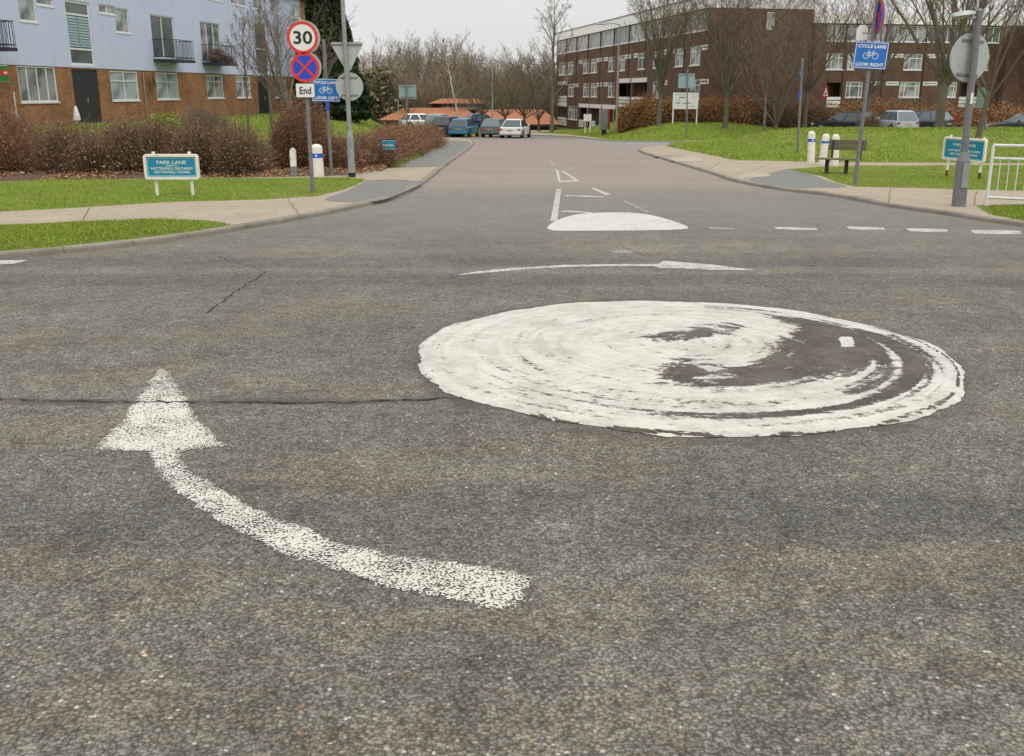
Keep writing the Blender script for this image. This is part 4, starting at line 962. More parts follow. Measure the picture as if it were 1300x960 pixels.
# post box
b = on(766, 171.5); k = scale_at(b, 1); t = thing('post_box', 'red post box with a grey back plate beside the brown lamp post', 'post box', b)
z0, z1 = height_at(b, 164), height_at(b, 139); w = 5.2 / k
MB().box(-w * .42, w * .62, -.1, .25, -.1, z0 - .002).build('pedestal', M['black'], t)
MB().box(-w * .55, w * 1.5, -.08, .30, z0, z1 + .06).build('red_body', M['post_red'], t, bevel=.04)
MB().box(-w, w * .95, -.30, -.082, z0 - .03, z1 - .0).build('grey_case', M['box_grey'], t, bevel=.02)

# lamp posts in the middle distance
def far_lamp(base, toppy, armpx, armpy, label, lower='concrete_post', rr=.11, split=.62):
    t = thing('street_lamp', label, 'lamp post', base); top = height_at(base, toppy); k = scale_at(base, top)
    MB().tube((0, 0, -.2), (0, 0, top * split), rr, rr * .8, n=12).build('lower_pole', M[lower], t, True)
    MB().tube((0, 0, top * split), (0, 0, top), rr * .72, rr * .5, n=12).build('upper_pole', M['galv'], t, True)
    x = xoff(base, armpx, top); s = 1 if x > 0 else -1
    MB().path([(0, 0, top - .02), (x * .25, 0, top + .06), (x * .6, 0, top + .04)], .035).build('bracket_arm', M['galv'], t)
    MB().box(min(x * .6, x), max(x * .6, x), -.13, .13, top - .04, top + .1).build('lantern', M['alu_back'], t, bevel=.04)
    return t
far_lamp(on(782.5, 170.5), 31, 757, 33, 'street lamp with a brown concrete lower shaft beside the post box', split=.66)
far_lamp(col(625.5, 90), 85, 613, 87, 'pale street lamp rising behind the parked cars', rr=.12, split=.02)
far_lamp(col(507, 66), 128, 501, 128, 'short thin street lamp before the orange roofs', lower='galv', rr=.05, split=.5)

# small white sign on two posts near the flats
b = on(745.5, 169.5); k = scale_at(b, 1); t = thing('small_estate_sign', 'small white sign on two short posts left of the post box', 'signboard', b)
z0, z1 = height_at(b, 154), height_at(b, 145); w = 5 / k; MB().box(-w, w, -.04, -.01, z0, z1).build('panel', M['white_paint'], t)
for x in (-w * .7, w * .55): MB().box(x, x + .08, -.009, .05, -.2, z1).build('leg', M['offwhite'], t)

# ------------------------------------------------------------------ buildings
class Facade:
    """local frame of a long wall: x along it, y into the building, z up from the base"""
    def __init__(s, p0, p1, z):
        s.o = Vector((p0.x, p0.y, z)); d = Vector((p1.x - p0.x, p1.y - p0.y, 0)); s.L = d.length; s.d = d.normalized(); s.n = Vector((-s.d.y, s.d.x, 0)); s.rz = math.atan2(s.d.y, s.d.x)
    def hit(s, px, py, off=0.0):
        r = ray(px, py); c = Vector((0, 0, H)); o = s.o + s.n * off
        t = (o - c).dot(s.n) / r.dot(s.n); p = c + r * t; return (p - s.o).dot(s.d), p.z - s.o.z
    def rect(s, xl, xr, yt, yb):
        ym = (yt + yb) / 2; xm = (xl + xr) / 2
        return s.hit(xl, ym)[0], s.hit(xr, ym)[0], s.hit(xm, yb)[1], s.hit(xm, yt)[1]
def wall_panel(name, x0, x1, z0, z1, holes, mat, par, depth=.14, y=0.0, label=None):
    holes = [(max(a, x0), min(b, x1), max(c, z0), min(d, z1)) for a, b, c, d in holes if b > x0 and a < x1 and d > z0 and c < z1]
    X = sorted({x0, x1, *[h[0] for h in holes], *[h[1] for h in holes]}); Z = sorted({z0, z1, *[h[2] for h in holes], *[h[3] for h in holes]})
    mb = MB()
    for a, b in zip(X[:-1], X[1:]):
        for c, d in zip(Z[:-1], Z[1:]):
            mx, mz = (a + b) / 2, (c + d) / 2
            if not any(h[0] < mx < h[1] and h[2] < mz < h[3] for h in holes): mb.add([(a, y, c), (b, y, c), (b, y, d), (a, y, d)], [(0, 1, 2, 3)])
    for a, b, c, d in holes:
        e = y + depth
        mb.add([(a, y, c), (a, e, c), (a, e, d), (a, y, d)], [(0, 1, 2, 3)]).add([(b, y, c), (b, y, d), (b, e, d), (b, e, c)], [(0, 1, 2, 3)])
        mb.add([(a, y, c), (b, y, c), (b, e, c), (a, e, c)], [(0, 1, 2, 3)]).add([(a, y, d), (a, e, d), (b, e, d), (b, y, d)], [(0, 1, 2, 3)])
    return mesh_obj(name, mb.v, mb.f, mat, par)
def window(par, r, cols=(.5,), rows=(), t=.06, y=.05, gm='glass', sill=True, name='window', door=False):
    """frame with mullions at the given fractions; the pane is its child. Built round its own origin."""
    x0, x1, z0, z1 = r; w = x1 - x0; h = z1 - z0; mb = MB(); a, b = y - .03, y + .04
    mb.box(0, w, a, b, 0, t).box(0, w, a, b, h - t, h).box(0, t, a, b, t, h - t).box(w - t, w, a, b, t, h - t)
    for c in cols: mb.box(w * c - t * .42, w * c + t * .42, a + .004, b, t, h - t)
    for q in rows: mb.box(t, w - t, a + .008, b, h * q - t * .4, h * q + t * .4)
    if sill: mb.box(-.04, w + .04, -.06, a, -.07, -.003)
    f = mb.build(name, M['frame_white'], par); f.location = (x0, 0, z0)
    MB().box(t * .5, w - t * .5, y + .012, y + .03, t * .5, h - t * .5).build('pane', M[gm], f)
    return f

# --- left block: pale blue render over a brick ground floor
FL = Facade(L0, L1, .16); ORG = FL.hit(98, 159)[0]
t0, t1 = -16.0, FL.hit(394, 100)[0]; tb = FL.hit(383, 60)[0]
zb = FL.hit(180, 87.3)[1] if False else (FL.hit(110, 86.5)[1] + FL.hit(327, 96)[1]) / 2
zt = FL.hit(386, 1.5)[1]
bl = thing('blue_flats', 'long block of flats in pale blue render over orange brown brick', 'building', FL.o, FL.rz)
rc = FL.rect; WIN = []
W1 = rc(24, 72, 84.5, 129.5); D1 = rc(94.5, 127, 88.5, 158); D1 = (D1[0], D1[1], 0, D1[3]); W2 = rc(141, 175.5, 90.5, 127.5); W3 = rc(198.5, 226.5, 92.5, 126); W4 = rc(262.5, 283.5, 95.5, 124.5); W5 = rc(300, 318, 96.5, 124)
D2 = rc(328, 344, 98, 143); D2 = (D2[0], D2[1], 0, D2[3]); W6 = rc(349, 363.5, 99, 124); W0 = (-13.5, -10.6, W1[2], W1[3])
ST = rc(85.5, 116.5, 2, 83); ST2 = (D2[0] + .1, D2[1] - .1, zb + .1, zb + 3.6)
A1_ = rc(23, 45, -9, 27); A2_ = rc(45.5, 66.5, -3.5, 7); A3_ = rc(125, 145.3, 6.5, 17.5); A4_ = rc(146, 163.5, 11, 41.5)
B1 = rc(192.5, 221.5, 20.5, 74.5); B2 = rc(255, 280, 29, 79); B0 = (FL.hit(-28, 40)[0], FL.hit(-2, 40)[0], B1[2], B1[3])
U = [rc(292, 312, -12, 6.5), rc(321, 333, -5, 11.5), rc(342.5, 355, 0, 16.5), rc(369, 381.5, 6, 23)]
U0 = [(a, a + 2.2, U[0][2], U[0][3]) for a in (-12, -6, 0.5, 6.5, 10.8, 15.5)]
ground = [W0, W1, D1, W2, W3, W4, W5, D2, W6]; upper = [ST, ST2, A1_, A2_, A3_, A4_, B0, B1, B2] + U + U0
wall_panel('brick_wall', t0, t1, -1.2, zb, ground, M['brick_orange'], bl)
wall_panel('rendered_wall', t0, tb, zb, zt, upper, M['blue_render'], bl, y=-.03, depth=.17)
wall_panel('brick_end_pier', tb, t1, zb + .001, zt, [], M['brick_orange'], bl, y=-.02)
MB().box(t0, t1, .18, 9.5, -1.2, zt - .01).build('core_wall', M['brick_orange'], bl)
MB().box(t1 + .003, t1 + .15, -.02, 9.6, -1.2, zt).build('end_wall', M['brick_orange'], bl)
MB().box(t0, t1 + .35, -.35, 9.8, zt, zt + .22).build('roof', M['dark_metal'], bl)
MB().box(t0, t1, -.10, -.001, -1.2, .05).build('plinth', M['kerb'], bl)
xp = FL.hit(183.5, 125)[0]; MB().tube((xp, -.06, .1), (xp, -.06, zb - .1), .035, n=8).build('downpipe', M['concrete_post'], bl)
window(bl, W0, (.25, .5, .75)); window(bl, W1, (.24, .5, .76)).rotation_euler = (0, 0, 0)
window(bl, W2, (.5,), (.66,), gm='glass_net'); window(bl, W3, (.5,), (.66,), gm='glass_net'); window(bl, W4, (.5,), (.72,)); window(bl, W5, (.5,), (.72,)); window(bl, W6, (.5,), (.72,))
for r in U0 + U: window(bl, r, (.5,))
window(bl, A1_, ()); window(bl, A2_, ()); window(bl, A3_, (.5,)); window(bl, A4_, ())
window(bl, B0, (.5,), t=.07, sill=False); window(bl, B1, (.48,), t=.07, sill=False); window(bl, B2, (.33, .66), t=.07, sill=False)
sw = window(bl, ST, (), (.255, .79), t=.11, sill=False, name='stair_window'); h_ = ST[3] - ST[2]; w_ = ST[1] - ST[0]
lv = MB()
for i in range(11): z = h_ * .29 + i * h_ * .043; lv.add([(.13, .02, z), (w_ / 2 - .04, .02, z), (w_ / 2 - .04, .055, z + h_ * .036), (.13, .055, z + h_ * .036), (w_ / 2 + .04, .02, z), (w_ - .13, .02, z), (w_ - .13, .055, z + h_ * .036), (w_ / 2 + .04, .055, z + h_ * .036)], [(0, 1, 2, 3), (4, 5, 6, 7)])
lv.box(w_ / 2 - .03, w_ / 2 + .03, .01, .05, h_ * .275, h_ * .77)
lv.build('louvre', M['alu_blue'], sw)
window(bl, ST2, (), (.5,), t=.1, sill=False, name='stair_window')
for r in (D1, D2):
    d = MB(); w = r[1] - r[0]; h = r[3] - r[2]; n = 9
    for i in range(n): d.box(r[0] + w * i / n + .006, r[0] + w * (i + 1) / n - .006, .05, .09, r[2] + .02, r[3])
    o = d.box(r[0], r[1], .091, .12, r[2], r[3]).build('door', M['black_door'], bl)
    MB().box((r[0] + r[1]) / 2 + .04, (r[0] + r[1]) / 2 + .08, .01, .049, 1.05, 1.3).build('handle', M['galv'], o)
    MB().box(r[0] - .15, r[1] + .15, -1.0, -.101, -1.0, .03).build('doorstep', M['kerb'], bl)
def balcony(r, length, zs, depth=1.2, clutter=False):
    x0 = r[0] - .1; x1 = x0 + length; b = MB().box(x0, x1, -depth, -.032, zs - .14, zs).build('balcony_slab', M['dark_metal'], bl)
    rl = MB(); z1 = zs + 1.05
    for z in (zs + .10, z1): rl.box(x0 + .02, x1 - .02, -depth + .02, -depth + .05, z, z + .035).box(x0 + .02, x0 + .05, -depth + .051, -.035, z, z + .035).box(x1 - .05, x1 - .02, -depth + .051, -.035, z, z + .035)
    n = int(length / .16)
    for i in range(n + 1):
        x = x0 + .04 + (length - .08) * i / n
        s = .05 * math.sin(i * 1.9)
        rl.tube((x, -depth + .035, zs), (x + s, -depth + .035, zs + .55), .012, n=4).tube((x + s, -depth + .035, zs + .55), (x, -depth + .035, z1), .012, n=4)
    m = int(depth / .13)
    for i in range(1, m + 1):
        y = -depth + depth * i / (m + 1)
        for xx in (x0 + .035, x1 - .035): rl.tube((xx, y, zs), (xx, y, z1), .012, n=4)
    rl.build('balcony_railing', M['dark_metal'], b)
    return b
balcony(B1, FL.hit(248, 77, -1.2)[0] - B1[0] + .1, FL.hit(193, 75)[1]); balcony(B2, FL.hit(302, 81, -1.2)[0] - B2[0] + .1, FL.hit(256, 79.5)[1]); balcony(B0, FL.hit(22, 60, -1.2)[0] - B0[0] + .1, FL.hit(193, 75)[1])
PLANTS = (B2, FL.hit(256, 79.5)[1], FL.hit(302, 81, -1.2)[0])
def fl_world(t, z, off=0.0): return FL.o + FL.d * t + FL.n * off + Vector((0, 0, z))
r = rc(181, 195.5, 97, 110); r_ = (r[1] - r[0]) / 2
ds = thing('satellite_dish', 'dark round satellite dish on the brick between two ground floor windows', 'satellite dish', fl_world((r[0] + r[1]) / 2, (r[2] + r[3]) / 2), FL.rz + R(0))
o = MB().lathe([(.02, .0), (.16, .012), (.28, .04), (.36, .075), (.365, .08), (.27, .052), (.15, .022), (.01, .01)], 24).build('dish', M['dish'], ds, True); o.rotation_euler = (R(78), 0, R(28)); o.location = (0, -.28, 0)
MB().tube((0, -.27, 0), (0, 0, -.1), .02).build('bracket', M['galv_dark'], ds); MB().tube((0, -.3, -.25), (.1, -.62, -.02), .012).build('feed_arm', M['galv_dark'], ds)
x0, _, z0, z1 = rc(-30, 9, 83, 103); p = fl_world(x0, z0)
sb = thing('letting_board', 'green and red letting board fixed on the brick at the left edge', 'signboard', p, FL.rz); w = rc(-30, 9, 83, 103)[1] - x0; h = z1 - z0
MB().box(0, w, -.06, -.03, 0, h).build('green_panel', plain('board_green', (.03, .22, .04), .5, .1), sb); MB().box(0, w, -.066, -.0605, h * .38, h * .7).build('red_panel', M['sign_red'], sb); MB().box(w * .84, w * .95, -.072, -.0665, h * .47, h * .62).build('white_mark', M['sign_white'], sb)
MB().box(-.03, w + .03, -.029, -.002, -.03, h + .03).build('white_edge', M['sign_white'], sb)
p = fl_world(FL.hit(67, 145)[0], 0, -1.2); ps = thing('folded_parasol', 'folded pale parasol standing by the brick wall behind the shrubs', 'parasol', (p.x, p.y, gz(p.x, p.y)))
zt_ = height_at(ps.location, 134); MB().lathe([(.05, zt_ - .75), (.17, zt_ - .66), (.15, zt_ - .45), (.08, zt_ - .15), (.02, zt_)], 9).build('canopy', M['parasol'], ps); MB().tube((0, 0, 0), (0, 0, zt_ - .7), .02).build('pole', M['white_paint'], ps)
p = fl_world(FL.hit(17.5, 130)[0], FL.hit(17.5, 149)[1]); dp = thing('drain_pipe', 'thin white pipe on the brick wall at the far left', 'pipe', p, FL.rz); MB().tube((0, -.05, 0), (0, -.05, FL.hit(17, 117)[1] - FL.hit(17.5, 149)[1]), .035).build('pipe', M['white_paint'], dp)

# --- right block A, long facade receding, and block B facing the street
ZB = -2.3
A0 = at_z(707, 52.5, 8.06); A1 = at_z(901, 10, 8.06); FA = Facade(A0, A1, ZB); LA = FA.L
fa = thing('brown_flats', 'four storey dark brick flats with a white roof band, receding behind the trees', 'building', FA.o, FA.rz)
rows = [8.75, 6.15, 3.55, .95]; WH = 1.5; holes = []; wins = []; strips = []
bw = LA / 10
for i in range(10): wins.append((i * bw + .18, (i + 1) * bw - .18, rows[0], 10.30, (.3, .65)))
zx = lambda x: 680 + x / 5.333
for a, b_ in ((155, 210), (217, 258), (320, 362), (372, 415), (490, 535), (553, 605), (690, 742), (790, 850), (940, 1000), (1040, 1112)): wins.append((FA.hit(zx(a), 84)[0], FA.hit(zx(b_), 84)[0], rows[1], rows[1] + WH, (.5,)))
for a, b_ in ((293, 320), (415, 448), (460, 490), (605, 645), (663, 690), (850, 890), (905, 940), (1112, 1165)): strips.append((FA.hit(zx(a), 75)[0] + .02, FA.hit(zx(b_), 75)[0] - .02, rows[1] + WH - .38, rows[1] + WH))
for a, b_ in ((220, 258), (320, 362), (372, 415), (488, 533), (790, 850), (1040, 1112)): wins.append((FA.hit(zx(a), 115)[0], FA.hit(zx(b_), 115)[0], rows[2], rows[2] + WH, (.5,)))
for a, b_ in ((258, 290), (415, 448), (460, 488), (850, 890), (1112, 1165)): strips.append((FA.hit(zx(a), 108)[0] + .02, FA.hit(zx(b_), 108)[0] - .02, rows[2] + WH - .38, rows[2] + WH))
wins.append((FA.hit(zx(220), 144)[0], FA.hit(zx(282), 144)[0], rows[3] - .1, rows[3] + WH, (.33, .66)))
for a, b_ in ((690, 742), (940, 1000)): wins.append((FA.hit(zx(a), 144)[0], FA.hit(zx(b_), 144)[0], rows[3], rows[3] + WH, (.5,)))
BAL = []
for a, b_, row in ((155, 213, 2), (556, 642, 2), (655, 752, 2), (157, 213, 3)): BAL.append((FA.hit(zx(a), 120)[0], FA.hit(zx(b_), 120)[0], rows[row] - 1.0, rows[row] + WH - .1))
CAR = [(FA.hit(zx(a), 150)[0], FA.hit(zx(b_), 150)[0], 0.0, 2.35) for a, b_ in ((298, 362), (372, 445), (458, 540))]
holes = [w[:4] for w in wins] + strips + BAL + CAR
wall_panel('wall', 0, LA, -1, 10.36, holes, M['brick_dark'], fa, depth=.2)
for a, b_, c, d in BAL + CAR:  # deep recesses: floor, ceiling and rear wall
    MB().box(a - .02, b_ + .02, 1.4, 1.5, c - .02, d + .02).build('recess_wall', M['brick_dark'], fa)
for w in wins: window(fa, w[:4], w[4], () if w[3] > 10 else (.7,) if (w[1] - w[0]) > 1 else (), t=.09, y=.08)
for s in strips: window(fa, s, (), t=.12, y=.03, sill=False)
for a, b_, c, d in BAL:
    MB().box(a - .05, b_ + .05, -.12, -.004, d + .004, d + .42).build('balcony_head', M['white_paint'], fa)
    m = MB()
    for i in range(3): m.box(a - .02, b_ + .02, -.1, -.04, c + .06 + i * .36, c + .34 + i * .36)
    m.build('balcony_boards', M['white_paint'], fa)
for i, (a, b_, c, d) in enumerate(CAR):
    MB().box(a - .12, b_ + .12, -.12, -.004, d + .004, d + .42).build('entrance_head', M['white_paint'], fa)
    m = MB()
    for q in range(3): m.box(a, a + (b_ - a) * .5, -.1, -.04, c + .1 + q * .3, c + .34 + q * .3)
    m.build('entrance_boards', M['white_paint'], fa)
    MB().box(b_ - .35, b_ - .02, -.16, -.122, 0, d - .01).build('pale_column', M['concrete_post'], fa)
MB().box(0, LA, 1.502, 8.7, -1, 10.36).build('core_wall', M['brick_dark'], fa)
for i in range(1, 10): MB().box(i * bw - .05, i * bw + .05, -.05, -.003, .2, 10.3).build('downpipe', M['wood_dark'], fa)
M['fascia'] = plain('fascia_white', (.86, .86, .84), .5, .04, 2)
MB().box(-.12, LA + .16, -.18, -.004, 10.37, 11.26).build('roof_band', M['fascia'], fa)
MB().box(-.12, LA + .16, -.003, 9.0, 10.37, 11.2).build('roof', M['white_paint'], fa)
MB().box(-.2, LA + .22, -.24, 9.1, 11.262, 11.34).build('roof_edge', M['galv_dark'], fa)
ex = 8.75
er = (0, 0, 0, 0)
ew = MB().box(LA + .003, LA + .12, -.003, ex, -1, 10.362).build('end_wall', M['brick_red'], fa)
f = MB().box(LA + .121, LA + .2, 4.75, 5.4, 8.8, 10.1).build('end_window', M['frame_white'], fa); MB().box(LA + .2005, LA + .21, 4.83, 5.32, 8.88, 10.02).build('pane', M['glass'], f)
BR = at_z(1110, 53, 6.45); dB = FA.n
FB = Facade(BR, BR + dB, ZB); ta, tb2 = FB.hit(1030, 70)[0], FB.hit(1271.5, 70)[0]; tc = FB.hit(1420, 70)[0]
fb = thing('brown_flats', 'four storey dark brick flats facing the street behind the parked cars at right', 'building', FB.o, FB.rz)
wins = []; strips = []
hx = lambda x, y=60: FB.hit(x, y)[0]
for a, b_ in ((1049, 1072), (1074.5, 1123), (1125.5, 1174), (1176, 1225), (1227, 1268)): wins.append((hx(a), hx(b_), rows[0], 10.25, (.28, .52, .78)))
for a, b_ in ((1049, 1072), (1076, 1085), (1148, 1171), (1196, 1216), (1240, 1256)): wins.append((hx(a, 78), hx(b_, 78), rows[1], rows[1] + WH, (.3, .7)))
for a, b_ in ((1131, 1147), (1176, 1193), (1218, 1224), (1226, 1239)): strips.append((hx(a, 72), hx(b_, 72), rows[1] + WH - .36, rows[1] + WH))
for a, b_ in ((1074, 1095), (1142, 1168), (1196, 1215)): wins.append((hx(a, 112), hx(b_, 112), rows[2], rows[2] + WH, (.25, .8)))
for a, b_ in ((1103, 1120), (1125, 1141), (1172, 1190)): strips.append((hx(a, 105), hx(b_, 105), rows[2] + WH - .36, rows[2] + WH))
BAL = [(hx(1049, 115), hx(1067, 115), rows[2] - 1, rows[2] + WH - .1), (hx(1218, 115), hx(1240, 115), rows[2] - 1, rows[2] + WH - .1)]
for a, b_ in ((1085, 1110), (1140, 1165), (1190, 1212)): wins.append((hx(a, 140), hx(b_, 140), rows[3], rows[3] + WH, (.5,)))
wall_panel('wall', ta, tb2, -1, 10.36, [w[:4] for w in wins] + strips + BAL, M['brick_dark'], fb, depth=.2)
for w in wins: window(fb, w[:4], w[4], (.72,) if w[3] < 10 and w[1] - w[0] > 1.4 else (), t=.09, y=.08)
for s in strips: window(fb, s, (), t=.12, y=.03, sill=False)
for a, b_, c, d in BAL:
    MB().box(a - .02, b_ + .02, 1.4, 1.5, c - .02, d + .02).build('recess_wall', M['brick_dark'], fb); m = MB()
    for i in range(3): m.box(a - .02, b_ + .02, -.1, -.04, c + .06 + i * .36, c + .34 + i * .36)
    m.build('balcony_boards', M['white_paint'], fb)
for x in (1073, 1124, 1175, 1226): MB().box(hx(x) - .06, hx(x) + .06, -.05, -.003, .2, 10.3).build('downpipe', M['wood_dark'], fb)
MB().box(ta, tb2, 1.502, 9, -1, 10.36).build('core_wall', M['brick_dark'], fb)
MB().box(ta, tc, -.18, -.004, 10.37, 11.26).build('roof_band', M['fascia'], fb); MB().box(ta, tc, -.003, 9.0, 10.37, 11.2).build('roof', M['white_paint'], fb)
MB().box(tb2 + .003, tc, -.9, 9, -1, 10.364).build('side_wing', M['brick_red'], fb)

# --- low building with orange tiled roofs
def roofs():
    t = thing('tiled_bungalow', 'low brick building with broad orange tiled roofs behind the parked cars', 'building', (0, 112, -4.6))
    def P(px, py, Y): p = at_y(px, py, Y); return (p.x, p.y - 112, p.z + 4.6)
    def hip(xl, xr, ye, Yf, yr, rl, rr, dep, name='roof'):
        e = at_y(xl, ye, Yf).z; r = at_y(xl, yr, Yf + dep / 2).z
        x0, x1 = at_y(xl, ye, Yf).x, at_y(xr, ye, Yf).x; a, b_ = at_y(rl, yr, Yf + dep / 2).x, at_y(rr, yr, Yf + dep / 2).x
        y0, y1, ym = Yf - 112, Yf + dep - 112, Yf + dep / 2 - 112; e += 4.6; r += 4.6
        m = MB(); m.add([(x0, y0, e), (x1, y0, e), (x1, y1, e), (x0, y1, e), (a, ym, r), (b_, ym, r)], [(0, 1, 5, 4), (1, 2, 5), (2, 3, 4, 5), (3, 0, 4), (0, 3, 2, 1)])
        o = m.build(name, M['tiles'], t); MB().box(x0 + .05, x1 - .05, y0 + .05, y0 + .12, e - .22, e - .004).build('eaves_board', M['wood_dark'], t)
        return x0, x1, y0, y1, e
    x0, x1, y0, y1, e = hip(480, 606, 152.5, 108, 137, 512, 590, 15)
    w = MB().box(x0 + .7, x1 - .3, y0 + .8, y1 - .8, 0, e - .01).build('wall', M['brick_red'], t)
    for i in range(5): MB().box(x0 + 1.3 + i * 2.0, x0 + 2.5 + i * 2.0, y0 + .74, y0 + .795, e - 1.1, e - .25).build('window', M['glass'], t)
    x0, x1, y0, y1, e = hip(586, 712, 158, 106, 139, 610, 690, 17)
    MB().box(x0 + .6, x1 - .6, y0 + .8, y1 - .8, 0, e - .01).build('wall', M['brick_red'], t)
    a = P(549, 138, 117); b_ = P(598, 128.5, 117)
    MB().box(a[0], b_[0] + 1.5, a[1] - .3, a[1] + 5, a[2] - 1.2, a[2] + .62).build('clerestory', M['wood_dark'], t)
    MB().box(a[0] + 1.1, b_[0] + 1.2, a[1] - .36, a[1] - .303, a[2] - .12, a[2] + .25).build('clerestory_window', M['glass_net'], t)
    m = MB(); z = a[2] + .62; m.add([(a[0] - .5, a[1] - .8, z), (b_[0] + 2, a[1] - .8, z), (b_[0] + 2, a[1] + 5.5, z), (a[0] - .5, a[1] + 5.5, z), (a[0] + 1.0, a[1] + 2, z + .55), (b_[0] + .6, a[1] + 2, z + .55)], [(0, 1, 5, 4), (1, 2, 5), (2, 3, 4, 5), (3, 0, 4), (0, 3, 2, 1)]); m.build('upper_roof', M['tiles'], t)
roofs()
# white paling fence beyond the grass
b = on(676, 158.3); c_ = on(706, 158.3); fz = thing('paling_fence', 'white paling fence stepping up the grass at the end of the brown flats', 'fence', b, math.atan2(c_.y - b.y, c_.x - b.x)); Lf = (c_ - b).length; n = 13
for i in range(n): MB().box(Lf * i / n, Lf * i / n + .09, -.02, .02, -.2, .75 + .6 * i / n).build('pale', M['white_paint'], fz)
MB().add([(0, .021, .45), (Lf, .021, .85), (Lf, .021, .97), (0, .021, .57), (0, .05, .45), (Lf, .05, .85), (Lf, .05, .97), (0, .05, .57)], [(0, 1, 2, 3), (4, 7, 6, 5), (3, 2, 6, 7), (0, 4, 5, 1)]).build('rail', M['white_paint'], fz)

# ------------------------------------------------------------------ cars
def car(base, heading, L, W, Hh, paint, label, name='parked_car', style='hatch', group='parked cars', glassm='car_glass', nose=False):
    """local +x is the nose. heading: degrees clockwise from straight ahead"""
    pm = bpy.data.materials.get('car_paint_' + paint[0]) or plain('car_paint_' + paint[0], paint[1], .28, .04, 3, metal=.25, spec=.6)
    t = thing(name, label, 'car', base, R(90 - heading), group)
    hw = W / 2; belt = Hh * (.60 if style != 'suv' else .60)
    if style == 'saloon': bx = (-.5, -.40, -.24, .03, .20)
    elif style in ('estate', 'suv'): bx = (-.5, -.49, -.44, .08, .24)
    else: bx = (-.5, -.485, -.37, .05, .23)
    # lower body: stations along x with floor, top and half width
    st = [(-.5, .36, belt * .72, .86), (-.493, .30, belt * .93, .93), (-.46, .24, belt * 1.0, .97), (-.25, .2, belt * 1.01, 1), (.0, .2, belt * 1.0, 1), (.2, .2, belt * .99, 1), (.27, .21, belt * .93, .985), (.4, .24, belt * .84, .95), (.47, .27, belt * .73, .88), (.5, .33, belt * .55, .78)]
    vs = []; m = 10
    for x, z0, z1, w in st:
        w *= hw; zm = z0 + (z1 - z0) * .55
        vs += [(x * L, -w * .8, z0), (x * L, -w * .96, z0 + .06), (x * L, -w, zm), (x * L, -w * .985, z1 - .09), (x * L, -w * .90, z1), (x * L, w * .90, z1), (x * L, w * .985, z1 - .09), (x * L, w, zm), (x * L, w * .96, z0 + .06), (x * L, w * .8, z0)]
    fs = [(i * m + k, i * m + (k + 1) % m, (i + 1) * m + (k + 1) % m, (i + 1) * m + k) for i in range(len(st) - 1) for k in range(m)] + [tuple(range(m)), tuple(range((len(st) - 1) * m, len(st) * m))[::-1]]
    # cabin
    b0, b1, r0, r1, b2 = [v * L for v in bx]; b0 = b1
    zb_, zr = belt - .02, Hh; wb, wr = hw * .90, hw * .68
    cab = [(b0, zb_, wb), (r0, zr - .04, wr * .97), (r0 + .12, zr, wr * .9), (r1 - .25, zr, wr * .9), (r1, zr - .05, wr * .97), (b2, zb_, wb)]
    n0 = len(vs); ring = []
    bot = [(b0, -wb, zb_), (b2, -wb, zb_), (b2, wb, zb_), (b0, wb, zb_)]; edge_ = [(r0, -wr, zr - .06), (r1, -wr, zr - .06), (r1, wr, zr - .06), (r0, wr, zr - .06)]; topv = [(r0 + .12, -wr * .88, zr), (r1 - .15, -wr * .88, zr), (r1 - .15, wr * .88, zr), (r0 + .12, wr * .88, zr)]
    vs += bot + edge_ + topv
    for q in (0, 4): fs += [(n0 + q + k, n0 + q + (k + 1) % 4, n0 + q + 4 + (k + 1) % 4, n0 + q + 4 + k) for k in range(4)]
    fs += [(n0 + 8, n0 + 9, n0 + 10, n0 + 11)]
    mb = MB(); mb.add(vs, fs); mb.build('body', pm, t, True, bevel=.035)
    def pane(a, b_, c, d, name='window', ins=.08, off=.012, mat=None, par=t):
        a, b_, c, d = [Vector(v) for v in (a, b_, c, d)]; cen = (a + b_ + c + d) / 4; nrm = (b_ - a).cross(d - a).normalized()
        if nrm.dot(cen - Vector((0, 0, Hh * .6))) < 0: nrm = -nrm
        q = [v + (cen - v) * ins + nrm * off for v in (a, b_, c, d)]; q2 = [v - nrm * .01 for v in q]
        mm = MB(); mm.add(q + q2, [(0, 1, 2, 3), (7, 6, 5, 4), (0, 4, 5, 1), (1, 5, 6, 2), (2, 6, 7, 3), (3, 7, 4, 0)]); return mm.build(name, mat or M[glassm], par)
    lf = lambda p, q, f: tuple(p[i] + (q[i] - p[i]) * f for i in range(3))
    pane(bot[0], bot[3], edge_[3], edge_[0], 'rear_window'); pane(bot[1], bot[2], edge_[2], edge_[1], 'windscreen', .06)
    for s in (0, 1):
        i0, i1 = (0, 1) if s == 0 else (3, 2)
        for fa_, fb_ in ((.0, .36), (.37, .68), (.69, 1.0)) if style in ('estate', 'suv') else ((0.0, .22), (.23, .58), (.59, 1.0)):
            pane(lf(bot[i0], bot[i1], fa_), lf(bot[i0], bot[i1], fb_), lf(edge_[i0], edge_[i1], fb_), lf(edge_[i0], edge_[i1], fa_), 'side_window', .07)
    rw = .31 if style != 'suv' else .37
    for x in (-.31 * L, .30 * L):
        for s in (-1, 1):
            y1 = s * (hw + .006); y0 = s * (hw - .2)
            MB().tube((x, y0, rw + .02), (x, s * (hw - .01), rw + .02), rw + .06, n=20).build('wheel_arch', M['rubber'], t)
            w_ = MB().tube((x, y0, rw), (x, y1, rw), rw, n=22).build('wheel', M['rubber'], t); MB().tube((x, y1, rw), (x, y1 + s * .008, rw), rw * .62, rw * .55, n=16).build('rim', M['rim'], w_)
    yl = hw * .78; zl = belt * .80; xr = -.5 * L
